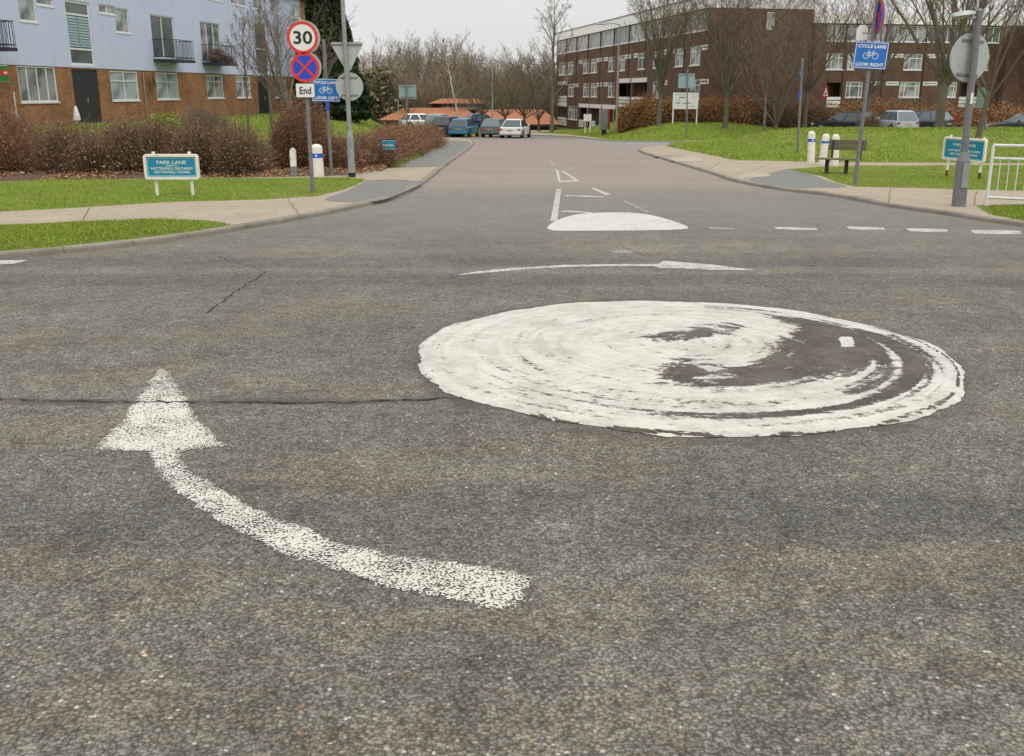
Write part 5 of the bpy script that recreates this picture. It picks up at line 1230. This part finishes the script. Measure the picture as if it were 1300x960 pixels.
    for s in (-1, 1):
        if style in ('estate', 'suv') or style == 'tall': MB().box(xr - .02, xr + .12, s * yl - .05, s * yl + .05, belt * .78, Hh * (.86 if style == 'tall' else .74)).build('tail_light', M['lamp_red'], t, bevel=.02)
        else: MB().box(xr - .015, xr + .15, s * yl - .085, s * yl + .10, zl - .07, zl + .08).build('tail_light', M['lamp_red'], t, bevel=.02)
        MB().box(.465 * L, .497 * L, s * hw * .66 - .16, s * hw * .66 + .16, belt * .6, belt * .74).build('headlight', M['lamp_clear'], t, bevel=.02)
        MB().box(r1 + .1, r1 + .24, s * (hw + .01), s * (hw + .16), belt + .02, belt + .14).build('door_mirror', pm, t, bevel=.02)
    bp = MB().box(xr - .07, xr + .2, -hw * .92, hw * .92, .30, .50).build('rear_bumper', pm if style != 'suv' else M['rubber'], t, bevel=.04)
    MB().box(.44 * L, .5 * L + .05, -hw * .85, hw * .85, .26, .46).build('front_bumper', pm, t, bevel=.04)
    MB().box(xr - .03, xr - .005, -.22, .22, zl - .09, zl - .0).build('number_plate', M['plate_yellow'], t)
    return t
P = {'blue': ('teal_blue', (.05, .20, .32)), 'white': ('white', (.66, .67, .66)), 'dark': ('dark_green', (.035, .045, .042)), 'grey': ('grey', (.12, .13, .135)), 'navy': ('navy', (.02, .035, .07)), 'pale': ('pale_green', (.30, .38, .38)), 'mid': ('mid_blue', (.03, .10, .32)), 'silver': ('silver', (.42, .45, .50)), 'black': ('black', (.012, .013, .014))}
def cpos(px, Y, up=0.0): x = gpx(px, Y); return Vector((x, Y, gz(x, Y) + up))
car(cpos(590, 76.5), 13, 3.9, 1.68, 1.45, P['blue'], 'teal blue hatchback parked with its yellow rear plate towards us at left')
car(cpos(570, 77.8), 13, 4.5, 1.80, 1.62, P['navy'], 'tall dark off-roader parked just left of the teal blue hatchback', style='suv')
car(cpos(559, 84), 15, 4.0, 1.68, 1.42, P['pale'], 'pale green car half hidden behind the tall dark off-roader', glassm='bus_glass')
car(cpos(537, 90), 75, 4.2, 1.68, 1.42, P['white'], 'white car half hidden behind the low left hedge, farthest left of the parked cars')
car(cpos(655, 73.5), 12, 4.4, 1.74, 1.42, P['white'], 'white saloon parked with its rear towards us in the middle of the street end', style='saloon')
car(cpos(630, 76), 12, 4.3, 1.74, 1.45, P['grey'], 'dark grey car parked just left of the white saloon', style='hatch', glassm='bus_glass')
car(cpos(613, 100), 60, 3.9, 1.65, 1.42, P['mid'], 'small bright blue car far behind, seen between the two groups of parked cars')
sl = tag(flat_poly('car_park', [(17, 58.5), (60, 59), (60, 69.3), (17, 69)], .44, M['asphalt'], thick=.4), kind='structure')
car(cpos(1132, 63, .44), -6, 3.8, 1.62, 1.50, P['silver'], 'pale silver hatchback behind the grass bank, rear towards us', glassm='bus_glass')
car(cpos(1164, 64, .44), -32, 4.4, 1.72, 1.48, P['dark'], 'dark estate car with tall red rear lights behind the grass bank', style='tall', glassm='bus_glass')
car(cpos(1071, 63.5, .44), -40, 4.2, 1.68, 1.42, P['black'], 'black car behind the bank, partly hidden by the leaning sign post')
car(cpos(1292, 62, .44), -75, 4.4, 1.7, 1.36, P['black'], 'dark car behind the bank at the right edge of the view', style='saloon', glassm='bus_glass')

# ------------------------------------------------------------------ vegetation
def quads(C, size, rng, flat=0.0):
    n = len(C); a = rng.normal(size=(n, 3)); a /= np.linalg.norm(a, axis=1)[:, None]; b = np.cross(a, rng.normal(size=(n, 3))); b /= np.linalg.norm(b, axis=1)[:, None]
    if flat: a[:, 2] *= (1 - flat); b[:, 2] *= (1 - flat)
    s = size * rng.uniform(.5, 1.4, n)[:, None]; V = np.stack([C - a * s, C - b * s * .55, C + a * s, C + b * s * .55], 1).reshape(-1, 3)
    return V, np.arange(4 * n).reshape(-1, 4)
def ribbons(A, B, w, rng):
    """thin triangular spines from A (wide) to B (point), two per stem crosswise"""
    n = len(A); d = B - A; s = np.cross(d, rng.normal(size=(n, 3))); s /= np.linalg.norm(s, axis=1)[:, None] + 1e-9; w = (w * rng.uniform(.6, 1.4, n))[:, None]
    V = np.stack([A - s * w, A + s * w, B + s * w * .35, B - s * w * .35], 1).reshape(-1, 3); return V, np.arange(4 * n).reshape(-1, 4)
def shrub(name, label, blobs, n_twig, n_leaf, leaf, twig, lsize=.03, tw=.006, seed=1, up=.6, group=None, cat='shrub', inner=None, basez=None):
    """blobs: (x, y, rx, ry, h); the whole is one planting"""
    rng = np.random.default_rng(seed); bl_ = np.array(blobs, float); ar = bl_[:, 2] * bl_[:, 3] * bl_[:, 4]; pick = rng.choice(len(bl_), size=n_twig, p=ar / ar.sum())
    c = np.mean(bl_[:, :2], 0); t = thing(name, label, cat, (c[0], c[1], gz(*c)), 0, group)
    def sample(pick, rmin):
        n = len(pick); q = bl_[pick]; th = rng.uniform(0, 2 * PI, n); u = rng.uniform(0.0, 1, n); ph = np.arccos(1 - u)  # hemisphere
        r = rng.uniform(rmin, 1, n) ** .5; lump = 1 + .22 * np.sin(th * 3 + pick * 2.1) * np.sin(ph * 2.7 + pick) + .10 * rng.normal(size=n)
        x = q[:, 0] + q[:, 2] * r * lump * np.sin(ph) * np.cos(th); y = q[:, 1] + q[:, 3] * r * lump * np.sin(ph) * np.sin(th); z = q[:, 4] * r * lump * np.cos(ph) ** .8
        return x, y, z
    x, y, z = sample(pick, .35); q = bl_[pick]; f = rng.uniform(.15, .75, len(x)); bx = q[:, 0] + (x - q[:, 0]) * f; by = q[:, 1] + (y - q[:, 1]) * f
    g = gzv(bx, by); B = np.stack([x, y, g + z], 1); A = np.stack([bx, by, g + z * rng.uniform(0, up, len(x))], 1)
    B += rng.normal(0, .05, B.shape); V, Fq = ribbons(A, B, np.full(len(A), tw), rng); o = np.array(t.location)
    np_mesh('stems', V - o, Fq, M[twig], t)
    pick = rng.choice(len(bl_), size=n_leaf, p=ar / ar.sum()); x, y, z = sample(pick, .25); C = np.stack([x, y, gzv(x, y) + np.maximum(z, .02)], 1)
    V, Fq = quads(C, lsize, rng); np_mesh('leaves', V - o, Fq, M[leaf], t)
    return t
def row_blobs(pts, step, r, h, seed=0, jr=.25):
    """blobs following a pixel row of hedge feet: (px, Y) columns"""
    rg = random.Random(seed); W = [Vector((gpx(a, Y), Y)) for a, Y in pts]; out = []
    for a, b_ in zip(W[:-1], W[1:]):
        n = max(1, int((b_ - a).length / step))
        for k in range(n):
            p = a + (b_ - a) * (k / n); out.append((p.x + rg.uniform(-.2, .2), p.y + rg.uniform(-.3, .3), r * rg.uniform(1 - jr, 1 + jr), r * rg.uniform(1 - jr, 1 + jr), h * rg.uniform(1 - jr, 1 + jr)))
    return out
shrub('bare_shrub', 'dense wine red and brown shrub mass at the far left below the brick wall', row_blobs([(-260, 25.2), (-60, 26.0), (25, 26.4), (75, 26.6), (92, 26.8)], .8, 1.05, 1.55, 1) + row_blobs([(-100, 30), (80, 30.2)], 1.2, 1.2, 1.7, 2), 26000, 34000, 'leaf_red', 'twig_red', .026, seed=2)
shrub('bare_shrub', 'low tangled brown shrubs between the red mass and the teal nameplate', row_blobs([(92, 26.4), (130, 26.4), (200, 26.6), (255, 26.7)], .7, 1.05, 1.32, 3) + row_blobs([(100, 30), (250, 30.5)], 1.2, 1.15, 1.5, 4), 26000, 30000, 'leaf_brown', 'twig_brown', .026, seed=3)
shrub('bare_shrub', 'low brown shrubs with dry leaves right of the teal nameplate', row_blobs([(258, 26.7), (300, 26.8), (352, 26.8)], .7, 1.0, 1.2, 5) + row_blobs([(255, 30.5), (345, 30.2)], 1.2, 1.1, 1.35, 6), 20000, 24000, 'leaf_brown', 'twig_brown', .026, seed=4)
shrub('bare_shrub', 'taller rounded reddish shrub behind the marker post and the white bollard', [(gpx(385, 28.6), 28.6, 1.0, .9, 1.95), (gpx(402, 28.5), 28.5, .65, .7, 1.7), (gpx(368, 28.6), 28.6, .7, .8, 1.55), (gpx(410, 28.2), 28.2, .5, .6, 1.1)], 16000, 20000, 'leaf_red', 'twig_red', .026, seed=5)
shrub('bare_shrub', 'low trimmed brown shrub row between the lamp column and the small dark nameplate', row_blobs([(418, 28.6), (440, 28.8), (468, 30.6), (488, 33.6)], .6, .85, .95, 7, .15) + row_blobs([(425, 30.3), (480, 32)], 1.0, .9, .98, 8, .15), 20000, 24000, 'leaf_red', 'twig_brown', .026, seed=6)
shrub('bare_shrub', 'low reddish shrub row along the side street footway under the orange roofs', row_blobs([(500, 35.0), (512, 38.5), (527, 44), (540, 50), (548, 55)], .8, 1.0, 1.12, 9, .15) + row_blobs([(492, 38), (520, 50)], 1.2, 1.2, 1.1, 10, .15), 22000, 28000, 'leaf_red', 'twig_red', .032, .008, seed=7)
shrub('bare_shrub', 'round leafless grey brown bush on the lawn before the orange brown brick', [(gpx(262, 37.5), 37.5, 1.3, 1.2, 1.75)], 9000, 2500, 'leaf_brown', 'twig', .022, seed=8)
shrub('green_bush', 'small green bush at the foot of the orange brown brick wall', [(gpx(213, 43), 43, .9, .8, .75), (gpx(203, 43), 43, .6, .6, .5)], 600, 5000, 'blade', 'twig', .05, seed=9)
shrub('bare_shrub', 'small bare brown shrub on the grass bank before the pale silver hatchback', [(gpx(1101, 55), 55, .75, .7, 1.6), (gpx(1094, 55), 55, .5, .6, 1.0)], 5000, 2600, 'leaf_brown', 'twig_brown', .035, .01, seed=10)
def hedge(label, pts, r, h, n, seed, leaf='leaf_beech', tw='twig', step=1.1, ls=.055, nt=None):
    return shrub('beech_hedge', label, row_blobs(pts, step, r, h, seed, .1), nt or n // 4, n, leaf, tw, ls, .012, seed=seed, cat='hedge', up=.3)
hedge('dense orange brown beech hedge between the lamp post and the notice board', [(806, 75), (818, 74.5), (830, 75)], 1.35, 2.2, 26000, 21, step=.8)
hedge('brown beech hedge running behind the notice board to the multi stemmed tree', [(840, 75), (870, 75), (900, 75), (935, 74), (965, 74)], 1.4, 1.8, 30000, 22, nt=9000)
hedge('darker brown hedge stretch between the multi stemmed tree and the warning triangle', [(968, 73.5), (1000, 73.5), (1030, 73.5), (1048, 73.5)], 1.4, 1.9, 20000, 23, leaf='leaf_brown', nt=9000)
hedge('long bright beech hedge behind the parked cars at right', [(1062, 73), (1120, 73), (1180, 72.5), (1240, 72), (1300, 71.5), (1350, 71)], 1.35, 2.15, 60000, 24, step=.9)
# leaf litter under the shrubs
rng = np.random.default_rng(31); x = rng.uniform(-17, -3, 26000); y = rng.uniform(23.6, 31, 26000); sd = sd_poly(BED, x, y); k = (sd > -.25) & (rng.random(26000) < np.clip(1.15 - sd * .35, .05, 1)) & (vnoise(x, y, .8, 21) > .25); x, y = x[k], y[k]
V, Fq = quads(np.stack([x, y, gzv(x, y) + rng.uniform(.01, .07, len(x)) + (rng.random(len(x)) < .12) * rng.uniform(0, .5, len(x))], 1), .042, rng, .5)
tag(np_mesh('fallen_leaves', V, Fq, M['litter']), 'dry orange leaves lying under the shrubs', 'fallen leaves', kind='stuff')
rng = np.random.default_rng(32)
x = rng.uniform(-14, 26, 5200); y = rng.uniform(11, 40, 5200) ; k = (np.abs(x) < y * .62) & ((sd_poly(G1, x, y) > 0) | (sd_poly(G2, x, y) > 0) | (sd_poly(G5, x, y) > 0) | (sd_poly(BANK, x, y) > 0) | (rng.random(5200) < .03) & (sd_poly(PLp, x, y) > 0)) & (rng.random(5200) < .4); x, y = x[k], y[k]
V, Fq = quads(np.stack([x, y, gzv(x, y) + .03], 1), .034, rng, .6); tag(np_mesh('fallen_leaves', V, Fq, M['litter']), 'single dry leaves scattered over the verges and the bank', 'fallen leaves', kind='stuff')

class Skel:
    def __init__(s): s.tv = []; s.tf = []; s.cv = []; s.cf = []
    def seg(s, p0, p1, r0, r1, n, crown):
        v, f = (s.cv, s.cf) if crown else (s.tv, s.tf); d = (p1 - p0).normalized(); a = d.orthogonal().normalized(); b = d.cross(a); i = len(v)
        for p, r in ((p0, r0), (p1, r1)):
            for k in range(n): t = 2 * PI * k / n; q = p + a * (r * math.cos(t)) + b * (r * math.sin(t)); v.append((q.x, q.y, q.z))
        f.extend([(i + k, i + (k + 1) % n, i + n + (k + 1) % n, i + n + k) for k in range(n)])
def grow_tree(seed, Ht, fork, r0, mains, spread, levels=3, kids=(6, 5, 4), lens=(.55, .5, .5), droop=0.0, lean=(0, 0), leader=False, twig_r=.007, curve=.25, start=.3, mangle=None):
    rg = random.Random(seed); sk = Skel()
    def branch(p, d, L, r, lv):
        n = 5 if lv == 0 else (4 if lv == 1 else 3 if lv == 2 else 2); pts = [(p.copy(), r)]
        for i in range(n):
            d = (d + Vector((rg.gauss(0, curve * .5), rg.gauss(0, curve * .5), rg.gauss(0, curve * .3) + (.10 if lv < 3 else 0) - droop * lv * .12))).normalized()
            q = p + d * (L / n); rr_ = max(twig_r * .6, r * (1 - .78 * (i + 1) / n)); sk.seg(p, q, pts[-1][1], rr_, 6 if lv == 0 else (4 if lv == 1 else 3), lv >= 1); p = q; pts.append((p.copy(), rr_))
        if lv >= levels: return
        m = kids[lv]
        for k in range(m):
            f = start + (1 - start) * (k + rg.random()) / m; i = min(n - 1, int(f * n)); g = f * n - i; a, b = pts[i], pts[i + 1]; q = a[0].lerp(b[0], g); rr_ = a[1] + (b[1] - a[1]) * g
            dd = (b[0] - a[0]).normalized(); o = dd.orthogonal().normalized(); o.rotate(Matrix.Rotation(rg.uniform(0, 2 * PI), 3, dd)); an = R(rg.uniform(22, 52))
            nd = dd * math.cos(an) + o * math.sin(an); nd.z += .12; branch(q, nd.normalized(), L * lens[lv] * rg.uniform(.7, 1.2) * (1.15 - .5 * f), max(twig_r, rr_ * .55), lv + 1)
    p = Vector((0, 0, -.3)); d = Vector((lean[0], lean[1], 1)).normalized(); n = 4; top = Ht if leader else fork; r = r0 * 1.25; nodes = []
    n = 12 if leader else 5
    for i in range(n):
        q = p + (d + Vector((rg.gauss(0, .03), rg.gauss(0, .03), 0))).normalized() * ((top + .3) / n); e = r0 * (1 - (.92 if leader else .28) * (i + 1) / n); sk.seg(p, q, r, e, 9, False); p = q; r = e; nodes.append((p.copy(), r))
    if leader:
        for k in range(mains):
            f = k / mains; i = int((fork / Ht + (1 - fork / Ht) * f) * (n - 1)); a, rr_ = nodes[i]; b, rb = nodes[min(i + 1, n - 1)]; q = a.lerp(b, rg.random()); th = k * 2.4 + rg.uniform(-.4, .4); el = R(rg.uniform(25, 50) + 25 * f)
            branch(q, Vector((math.cos(th) * math.cos(el), math.sin(th) * math.cos(el), math.sin(el))), (Ht - fork) * spread * (1.05 - .75 * f) * rg.uniform(.8, 1.15), max(.015, rr_ * .5), 1 if levels < 3 else 0)
    else:
        for k in range(mains):
            th = k * 2.4 + rg.uniform(-.5, .5); ti = R(rg.uniform(.15, 1.0) ** .7 * spread); a = nodes[-1][0] - Vector((0, 0, rg.uniform(0, fork * .22)))
            branch(a, Vector((math.cos(th) * math.sin(ti), math.sin(th) * math.sin(ti), math.cos(ti))), (Ht - fork) * rg.uniform(.72, 1.0), r * rg.uniform(.4, .62), 0)
    return sk
def tree(name, label, base, sk, bark='bark', twig='twig', group=None, rz=0, s=1.0):
    t = thing(name, label, 'tree', base, rz, group); t.scale = (s, s, s)
    mesh_obj('trunk', sk.tv, sk.tf, M[bark], t, True); mesh_obj('crown', sk.cv, sk.cf, M[twig], t); return t
fan = [grow_tree(40 + i, 10.5, 2.4, .21, 16, 30, 3, (7, 6, 4), (.46, .46, .46), twig_r=.013, curve=.2) for i in range(2)]
tree('bare_tree', 'fan shaped bare tree behind and left of the white notice board', col(836, 71), fan[0], 'bark_green')
tree('bare_tree', 'fan shaped bare tree just right of the white notice board', col(920, 70), fan[1], 'bark_green', s=1.03)
sk = grow_tree(44, 9, .9, .16, 13, 42, 3, (7, 6, 4), (.42, .42, .42), twig_r=.010); tree('bare_tree', 'multi stemmed bare tree with very low fork before the brown end wall', col(984, 68), sk, 'bark')
sk = grow_tree(45, 11, 3.4, .17, 15, 40, 3, (7, 6, 4), (.46, .42, .42), twig_r=.010); tree('bare_tree', 'bare tree with upswept crown behind the thin post with the blue disc', col(1020, 71), sk, 'bark')
tree('bare_tree', 'slim straight bare tree left of the multi stemmed tree', col(969, 66), grow_tree(46, 8, 3.2, .11, 8, 22, 3, (5, 5, 4), (.4, .4, .4), twig_r=.009), 'bark_green')
tree('bare_tree', 'bare tree with upswept crown behind the LOOK RIGHT plate', col(1099, 69), grow_tree(47, 11.5, 3.2, .18, 15, 38, 3, (7, 6, 4), (.46, .42, .42), twig_r=.010), 'bark')
tree('bare_tree', 'stout bare tree on the bank between the LOOK RIGHT plate and the right lamp column', col(1189, 50), grow_tree(48, 9.5, 2.5, .26, 17, 46, 3, (7, 6, 4), (.42, .42, .42), twig_r=.009, curve=.18), 'bark_green')
tree('bare_tree', 'dark leaning bare tree right of the right lamp column', col(1237, 38), grow_tree(49, 8.2, 1.8, .12, 7, 30, 3, (6, 6, 5), (.45, .42, .42), lean=(.10, 0), twig_r=.007), 'bark')
tree('bare_tree', 'bare tree at the far right edge behind the white railing', col(1345, 45), grow_tree(50, 9.5, 2.5, .2, 10, 45, 3, (6, 5, 5), (.42, .42, .42), twig_r=.009), 'bark')
tree('bare_tree', 'tall slender bare tree with open crown left of the brown flats', col(700.5, 88), grow_tree(51, 12.2, 3.0, .2, 20, .42, 3, (6, 5, 4), (.42, .45, .45), leader=True, twig_r=.011, curve=.2), 'bark_green', 'twig_far')
# left side
tree('bare_tree', 'slender young bare tree on the lawn before the blue flats', col(318, 38), grow_tree(52, 5.1, 1.9, .065, 14, .5, 3, (5, 4, 3), (.45, .45, .45), leader=True, twig_r=.006, curve=.22), 'bark')
tree('bare_tree', 'crooked bare tree behind the 30 sign before the end of the blue flats', col(371, 46), grow_tree(53, 6.6, 1.5, .2, 9, 56, 3, (6, 5, 4), (.5, .45, .45), twig_r=.008, curve=.4), 'bark_green')
tree('bare_tree', 'small bare tree between the slender young tree and the crooked tree', col(347, 50), grow_tree(54, 6.2, 2.0, .10, 8, 45, 3, (5, 5, 4), (.5, .45, .45), twig_r=.008, curve=.35), 'bark_green')
# row of trees with rounded dark crowns beyond the parked cars
for px, Y, s_, lb in ((641, 92, 1.0, 'round crowned street tree behind the dark grey parked car'), (666, 93, 1.06, 'round crowned street tree behind the white saloon'), (612, 98, .95, 'round crowned tree left of the pale street lamp'), (684, 97, .9, 'round crowned tree between the white saloon and the tall slender tree')):
    tree('bare_tree', lb, col(px, Y), grow_tree(int(px), 5.8, 1.5, .16, 11, 66, 3, (7, 6, 4), (.45, .45, .42), twig_r=.014, curve=.3), 'bark', 'twig', s=s_)
sk = grow_tree(61, 9.2, 4.5, .13, 9, .30, 3, (5, 4, 4), (.4, .45, .45), leader=True, lean=(-.20, 0), twig_r=.010); tree('silver_birch', 'leaning white barked birch before the orange roofs', col(586, 99), sk, 'bark_white', 'twig_far')

rng = np.random.default_rng(77); a_, zp, b_ = PLANTS; n = 2600; tt = rng.uniform(a_[0], b_, n); hp = .35 + .9 * vnoise(tt, tt * 0, 1.4, 51); zz = zp + rng.random(n) * hp; oo = -rng.uniform(.25, 1.05, n)
C = np.array([[fl_world(p, q, o)[:] for p, q, o in zip(tt, zz, oo)]])[0]; c0 = fl_world((a_[0] + b_) / 2, zp + .002, -.6); t = thing('balcony_planter', 'tangle of brown potted plants crowding the right hand balcony', 'plants', c0, FL.rz)
V, Fq = quads(C, .05, rng); rot = Matrix.Rotation(-FL.rz, 4, 'Z'); V = np.array([rot @ (Vector(v) - c0) for v in V]); np_mesh('leaves', V, Fq, M['leaf_brown'], t)
A = C[:260].copy(); A[:, 2] = c0.z + .1; Bp = C[:260]; V, Fq = ribbons(A, Bp + .02, np.full(260, .012), rng); V = np.array([rot @ (Vector(v) - c0) for v in V]); np_mesh('stems', V, Fq, M['twig_brown'], t)
MB().box(-(b_ - a_[0]) / 2 + .1, (b_ - a_[0]) / 2 - .1, -.2, .1, 0, .22).build('trough', M['wood_dark'], t)

# conifer group
def conifer(label, base, spires, n, seed):
    rng = np.random.default_rng(seed); t = thing('conifer', label, 'tree', base); C = []
    for x, y, r, h in spires:
        m = int(n * h * r / sum(q[2] * q[3] for q in spires)); z = rng.random(m) ** .8; th = rng.uniform(0, 2 * PI, m); rad = r * np.minimum(1, (1 - z) * 1.9) ** .75 * np.sqrt(rng.uniform(.3, 1.0, m)) * (1 + .22 * np.sin(z * 23 + th * 2) + .16 * np.sin(th * 5 + z * 40))
        C.append(np.stack([x + rad * np.cos(th), y + rad * np.sin(th), z * h], 1))
    V, Fq = quads(np.concatenate(C), .16, rng); np_mesh('foliage', V, Fq, M['leaf_dark'], t)
    mb = MB()
    for x, y, r, h in spires: mb.tube((x, y, -.3), (x, y, h * .9), .16, .03, n=7)
    mb.build('trunk', M['bark'], t)
b = col(429, 72)
conifer('dark green conifer group with a tall twin spire behind the lamp column', b, [(-.55, 0, .80, 12.4), (.30, .3, .85, 10.4), (.95, 0, .85, 7.0)], 24000, 71)
conifer('shorter dark conifer with a drooping tip left of the tall twin spire', col(405, 74), [(0, 0, 1.0, 9.2), (-.7, -.5, .8, 6.6)], 13000, 72)
conifer('broad low evergreen mass at the foot of the conifer spires', col(428, 69), [(-1.7, 0, 1.1, 3.9), (-.5, -.3, 1.2, 4.3), (.6, 0, 1.2, 4.0), (1.5, .2, 1.0, 3.4)], 20000, 73)

# wooded edge beyond the street: individual bare trees
var = [grow_tree(80 + i, (11, 12.5, 10, 12)[i], (2.4, 3.0, 1.8, 3.5)[i], .22, (10, 11, 9, 10)[i], (40, 34, 50, 42)[i], 3, (6, 5, 4), (.48, .48, .46), twig_r=.018, curve=.3) for i in range(4)]
protos = []
rg = random.Random(5); lst = []
for row, (Y0, n, x0, x1, sc) in enumerate(((118, 14, 398, 700, .76), (134, 18, 380, 730, .97), (152, 18, 370, 735, 1.13), (172, 18, 360, 760, 1.16))):
    for i in range(n): lst.append((x0 + (x1 - x0) * (i + rg.uniform(.1, .9)) / n, Y0 + rg.uniform(-6, 6), sc * rg.uniform(.82, 1.1)))
for i, (px, Y, s_) in enumerate(lst):
    v = i % 4; 
    if 470 < px < 600 and Y > 150: s_ *= 1.08
    if px > 600: s_ *= .9
    s_ *= .86
    base = Vector((gpx(px, Y), Y, plane(0, Y) - .1))
    if i < 4: o = tree('woodland_tree', 'one of the bare brown trees in the wood behind the orange roofs', base, var[v], 'bark', ('twig_far', 'twig', 'twig_far', 'twig_brown')[v], group='bare trees of the wood beyond the street'); protos.append(o)
    else: o = copy_tree(protos[v]); o.location = base
    o.rotation_euler = (0, 0, rg.uniform(0, 6.28)); o.scale = (s_, s_, s_)
# right of the long facade a few more, seen over and between
for px, Y, s_ in ((1310, 95, 1.1), (1350, 90, 1.0)):
    o = copy_tree(protos[1]); o.location = (gpx(px, Y), Y, plane(0, Y)); o.scale = (s_,) * 3; o['label'] = 'one of the bare trees beside the brown flats at the right edge'; o['group'] = 'bare trees beside the brown flats'
# scrub that closes the wood at eye level
rng = np.random.default_rng(90); n = 60000; x = rng.uniform(-75, 40, n); y = rng.uniform(158, 190, n); hmax = 4.2 + 2.6 * vnoise(x, y, .09, 41) + 1.5 * vnoise(x, y, .3, 42); z = rng.random(n) ** .9 * hmax
V, Fq = quads(np.stack([x, y, planev(y) + z], 1), .42, rng); tag(np_mesh('woodland_undergrowth', V, Fq, M['leaf_scrub']), 'brown undergrowth and ivy filling the wood behind the trees', 'undergrowth', kind='stuff')
n = 50000; x = rng.uniform(-62, -14, n); y = rng.uniform(112, 128, n); hmax = 3.0 + 4.6 * vnoise(x, y, .13, 43); z = rng.random(n) ** .9 * hmax; k = x > -60; V, Fq = quads(np.stack([x, y, planev(y) + z], 1)[k], .30, rng)
tag(np_mesh('ivy_thicket', V, Fq, M['leaf_scrub']), 'dull green and brown thicket left of the orange roofs', 'thicket', kind='stuff')

# ------------------------------------------------------------------ sky, sun, camera
w = bpy.data.worlds.new('World'); S.world = w; w.use_nodes = True; nt = w.node_tree; bg = nt.nodes['Background']
sky = nt.nodes.new('ShaderNodeTexSky'); sky.sky_type = 'NISHITA'; sky.sun_disc = False; sky.sun_elevation = R(38); sky.sun_rotation = R(200); sky.air_density = 1.5; sky.dust_density = 6
tc = nt.nodes.new('ShaderNodeTexCoord'); sp = nt.nodes.new('ShaderNodeSeparateXYZ'); nt.links.new(tc.outputs['Generated'], sp.inputs[0])
rp = nt.nodes.new('ShaderNodeValToRGB'); nt.links.new(sp.outputs[2], rp.inputs[0]); e = rp.color_ramp.elements
OV = 8.5
e[0].position = 0; e[0].color = (.96, .965, .965, 1); e[1].position = .16; e[1].color = (1.0, 1.0, .998, 1)
x = rp.color_ramp.elements.new(.6); x.color = (1.55, 1.56, 1.58, 1); x = rp.color_ramp.elements.new(1.0); x.color = (2.0, 2.0, 2.0, 1)
nz = nt.nodes.new('ShaderNodeTexNoise'); nz.inputs['Scale'].default_value = 2.2; nz.inputs['Detail'].default_value = 5; mp = nt.nodes.new('ShaderNodeMapping'); mp.inputs['Scale'].default_value = (1, 1, 4); nt.links.new(tc.outputs['Generated'], mp.inputs[0]); nt.links.new(mp.outputs[0], nz.inputs['Vector'])
mr = nt.nodes.new('ShaderNodeMapRange'); mr.inputs[1].default_value = .3; mr.inputs[2].default_value = .7; mr.inputs[3].default_value = OV * .95; mr.inputs[4].default_value = OV * 1.05; nt.links.new(nz.outputs[0], mr.inputs[0])
vm = nt.nodes.new('ShaderNodeVectorMath'); vm.operation = 'SCALE'; nt.links.new(rp.outputs[0], vm.inputs[0]); nt.links.new(mr.outputs[0], vm.inputs['Scale'])
mx = nt.nodes.new('ShaderNodeMix'); mx.data_type = 'RGBA'; mx.inputs[0].default_value = .92; nt.links.new(sky.outputs[0], mx.inputs[6]); nt.links.new(vm.outputs[0], mx.inputs[7])
nt.links.new(mx.outputs[2], bg.inputs[0]); bg.inputs[1].default_value = .1
sun = bpy.data.lights.new('sun', 'SUN'); sun.energy = .9; sun.angle = R(14); sun.color = (1, .965, .91)
so = link(bpy.data.objects.new('sun', sun)); so.rotation_euler = (R(90 - 48), 0, R(35))
cam = bpy.data.cameras.new('camera'); co_ = link(bpy.data.objects.new('camera', cam)); S.camera = co_
co_.location = (0, 0, H); co_.rotation_euler = (PI / 2 - PITCH, 0, 0)
cam.sensor_fit = 'HORIZONTAL'; cam.sensor_width = 36; cam.lens = 36 * F / 1300; cam.shift_y = -(480 - 435) / 1300; cam.clip_end = 3000; cam.clip_start = .05
v = S.view_settings; v.view_transform = 'Standard'; v.look = 'None'; v.gamma = 1; v.exposure = 0; v.use_curve_mapping = False
S.cycles.transparent_max_bounces = 12; S.cycles.max_bounces = 5
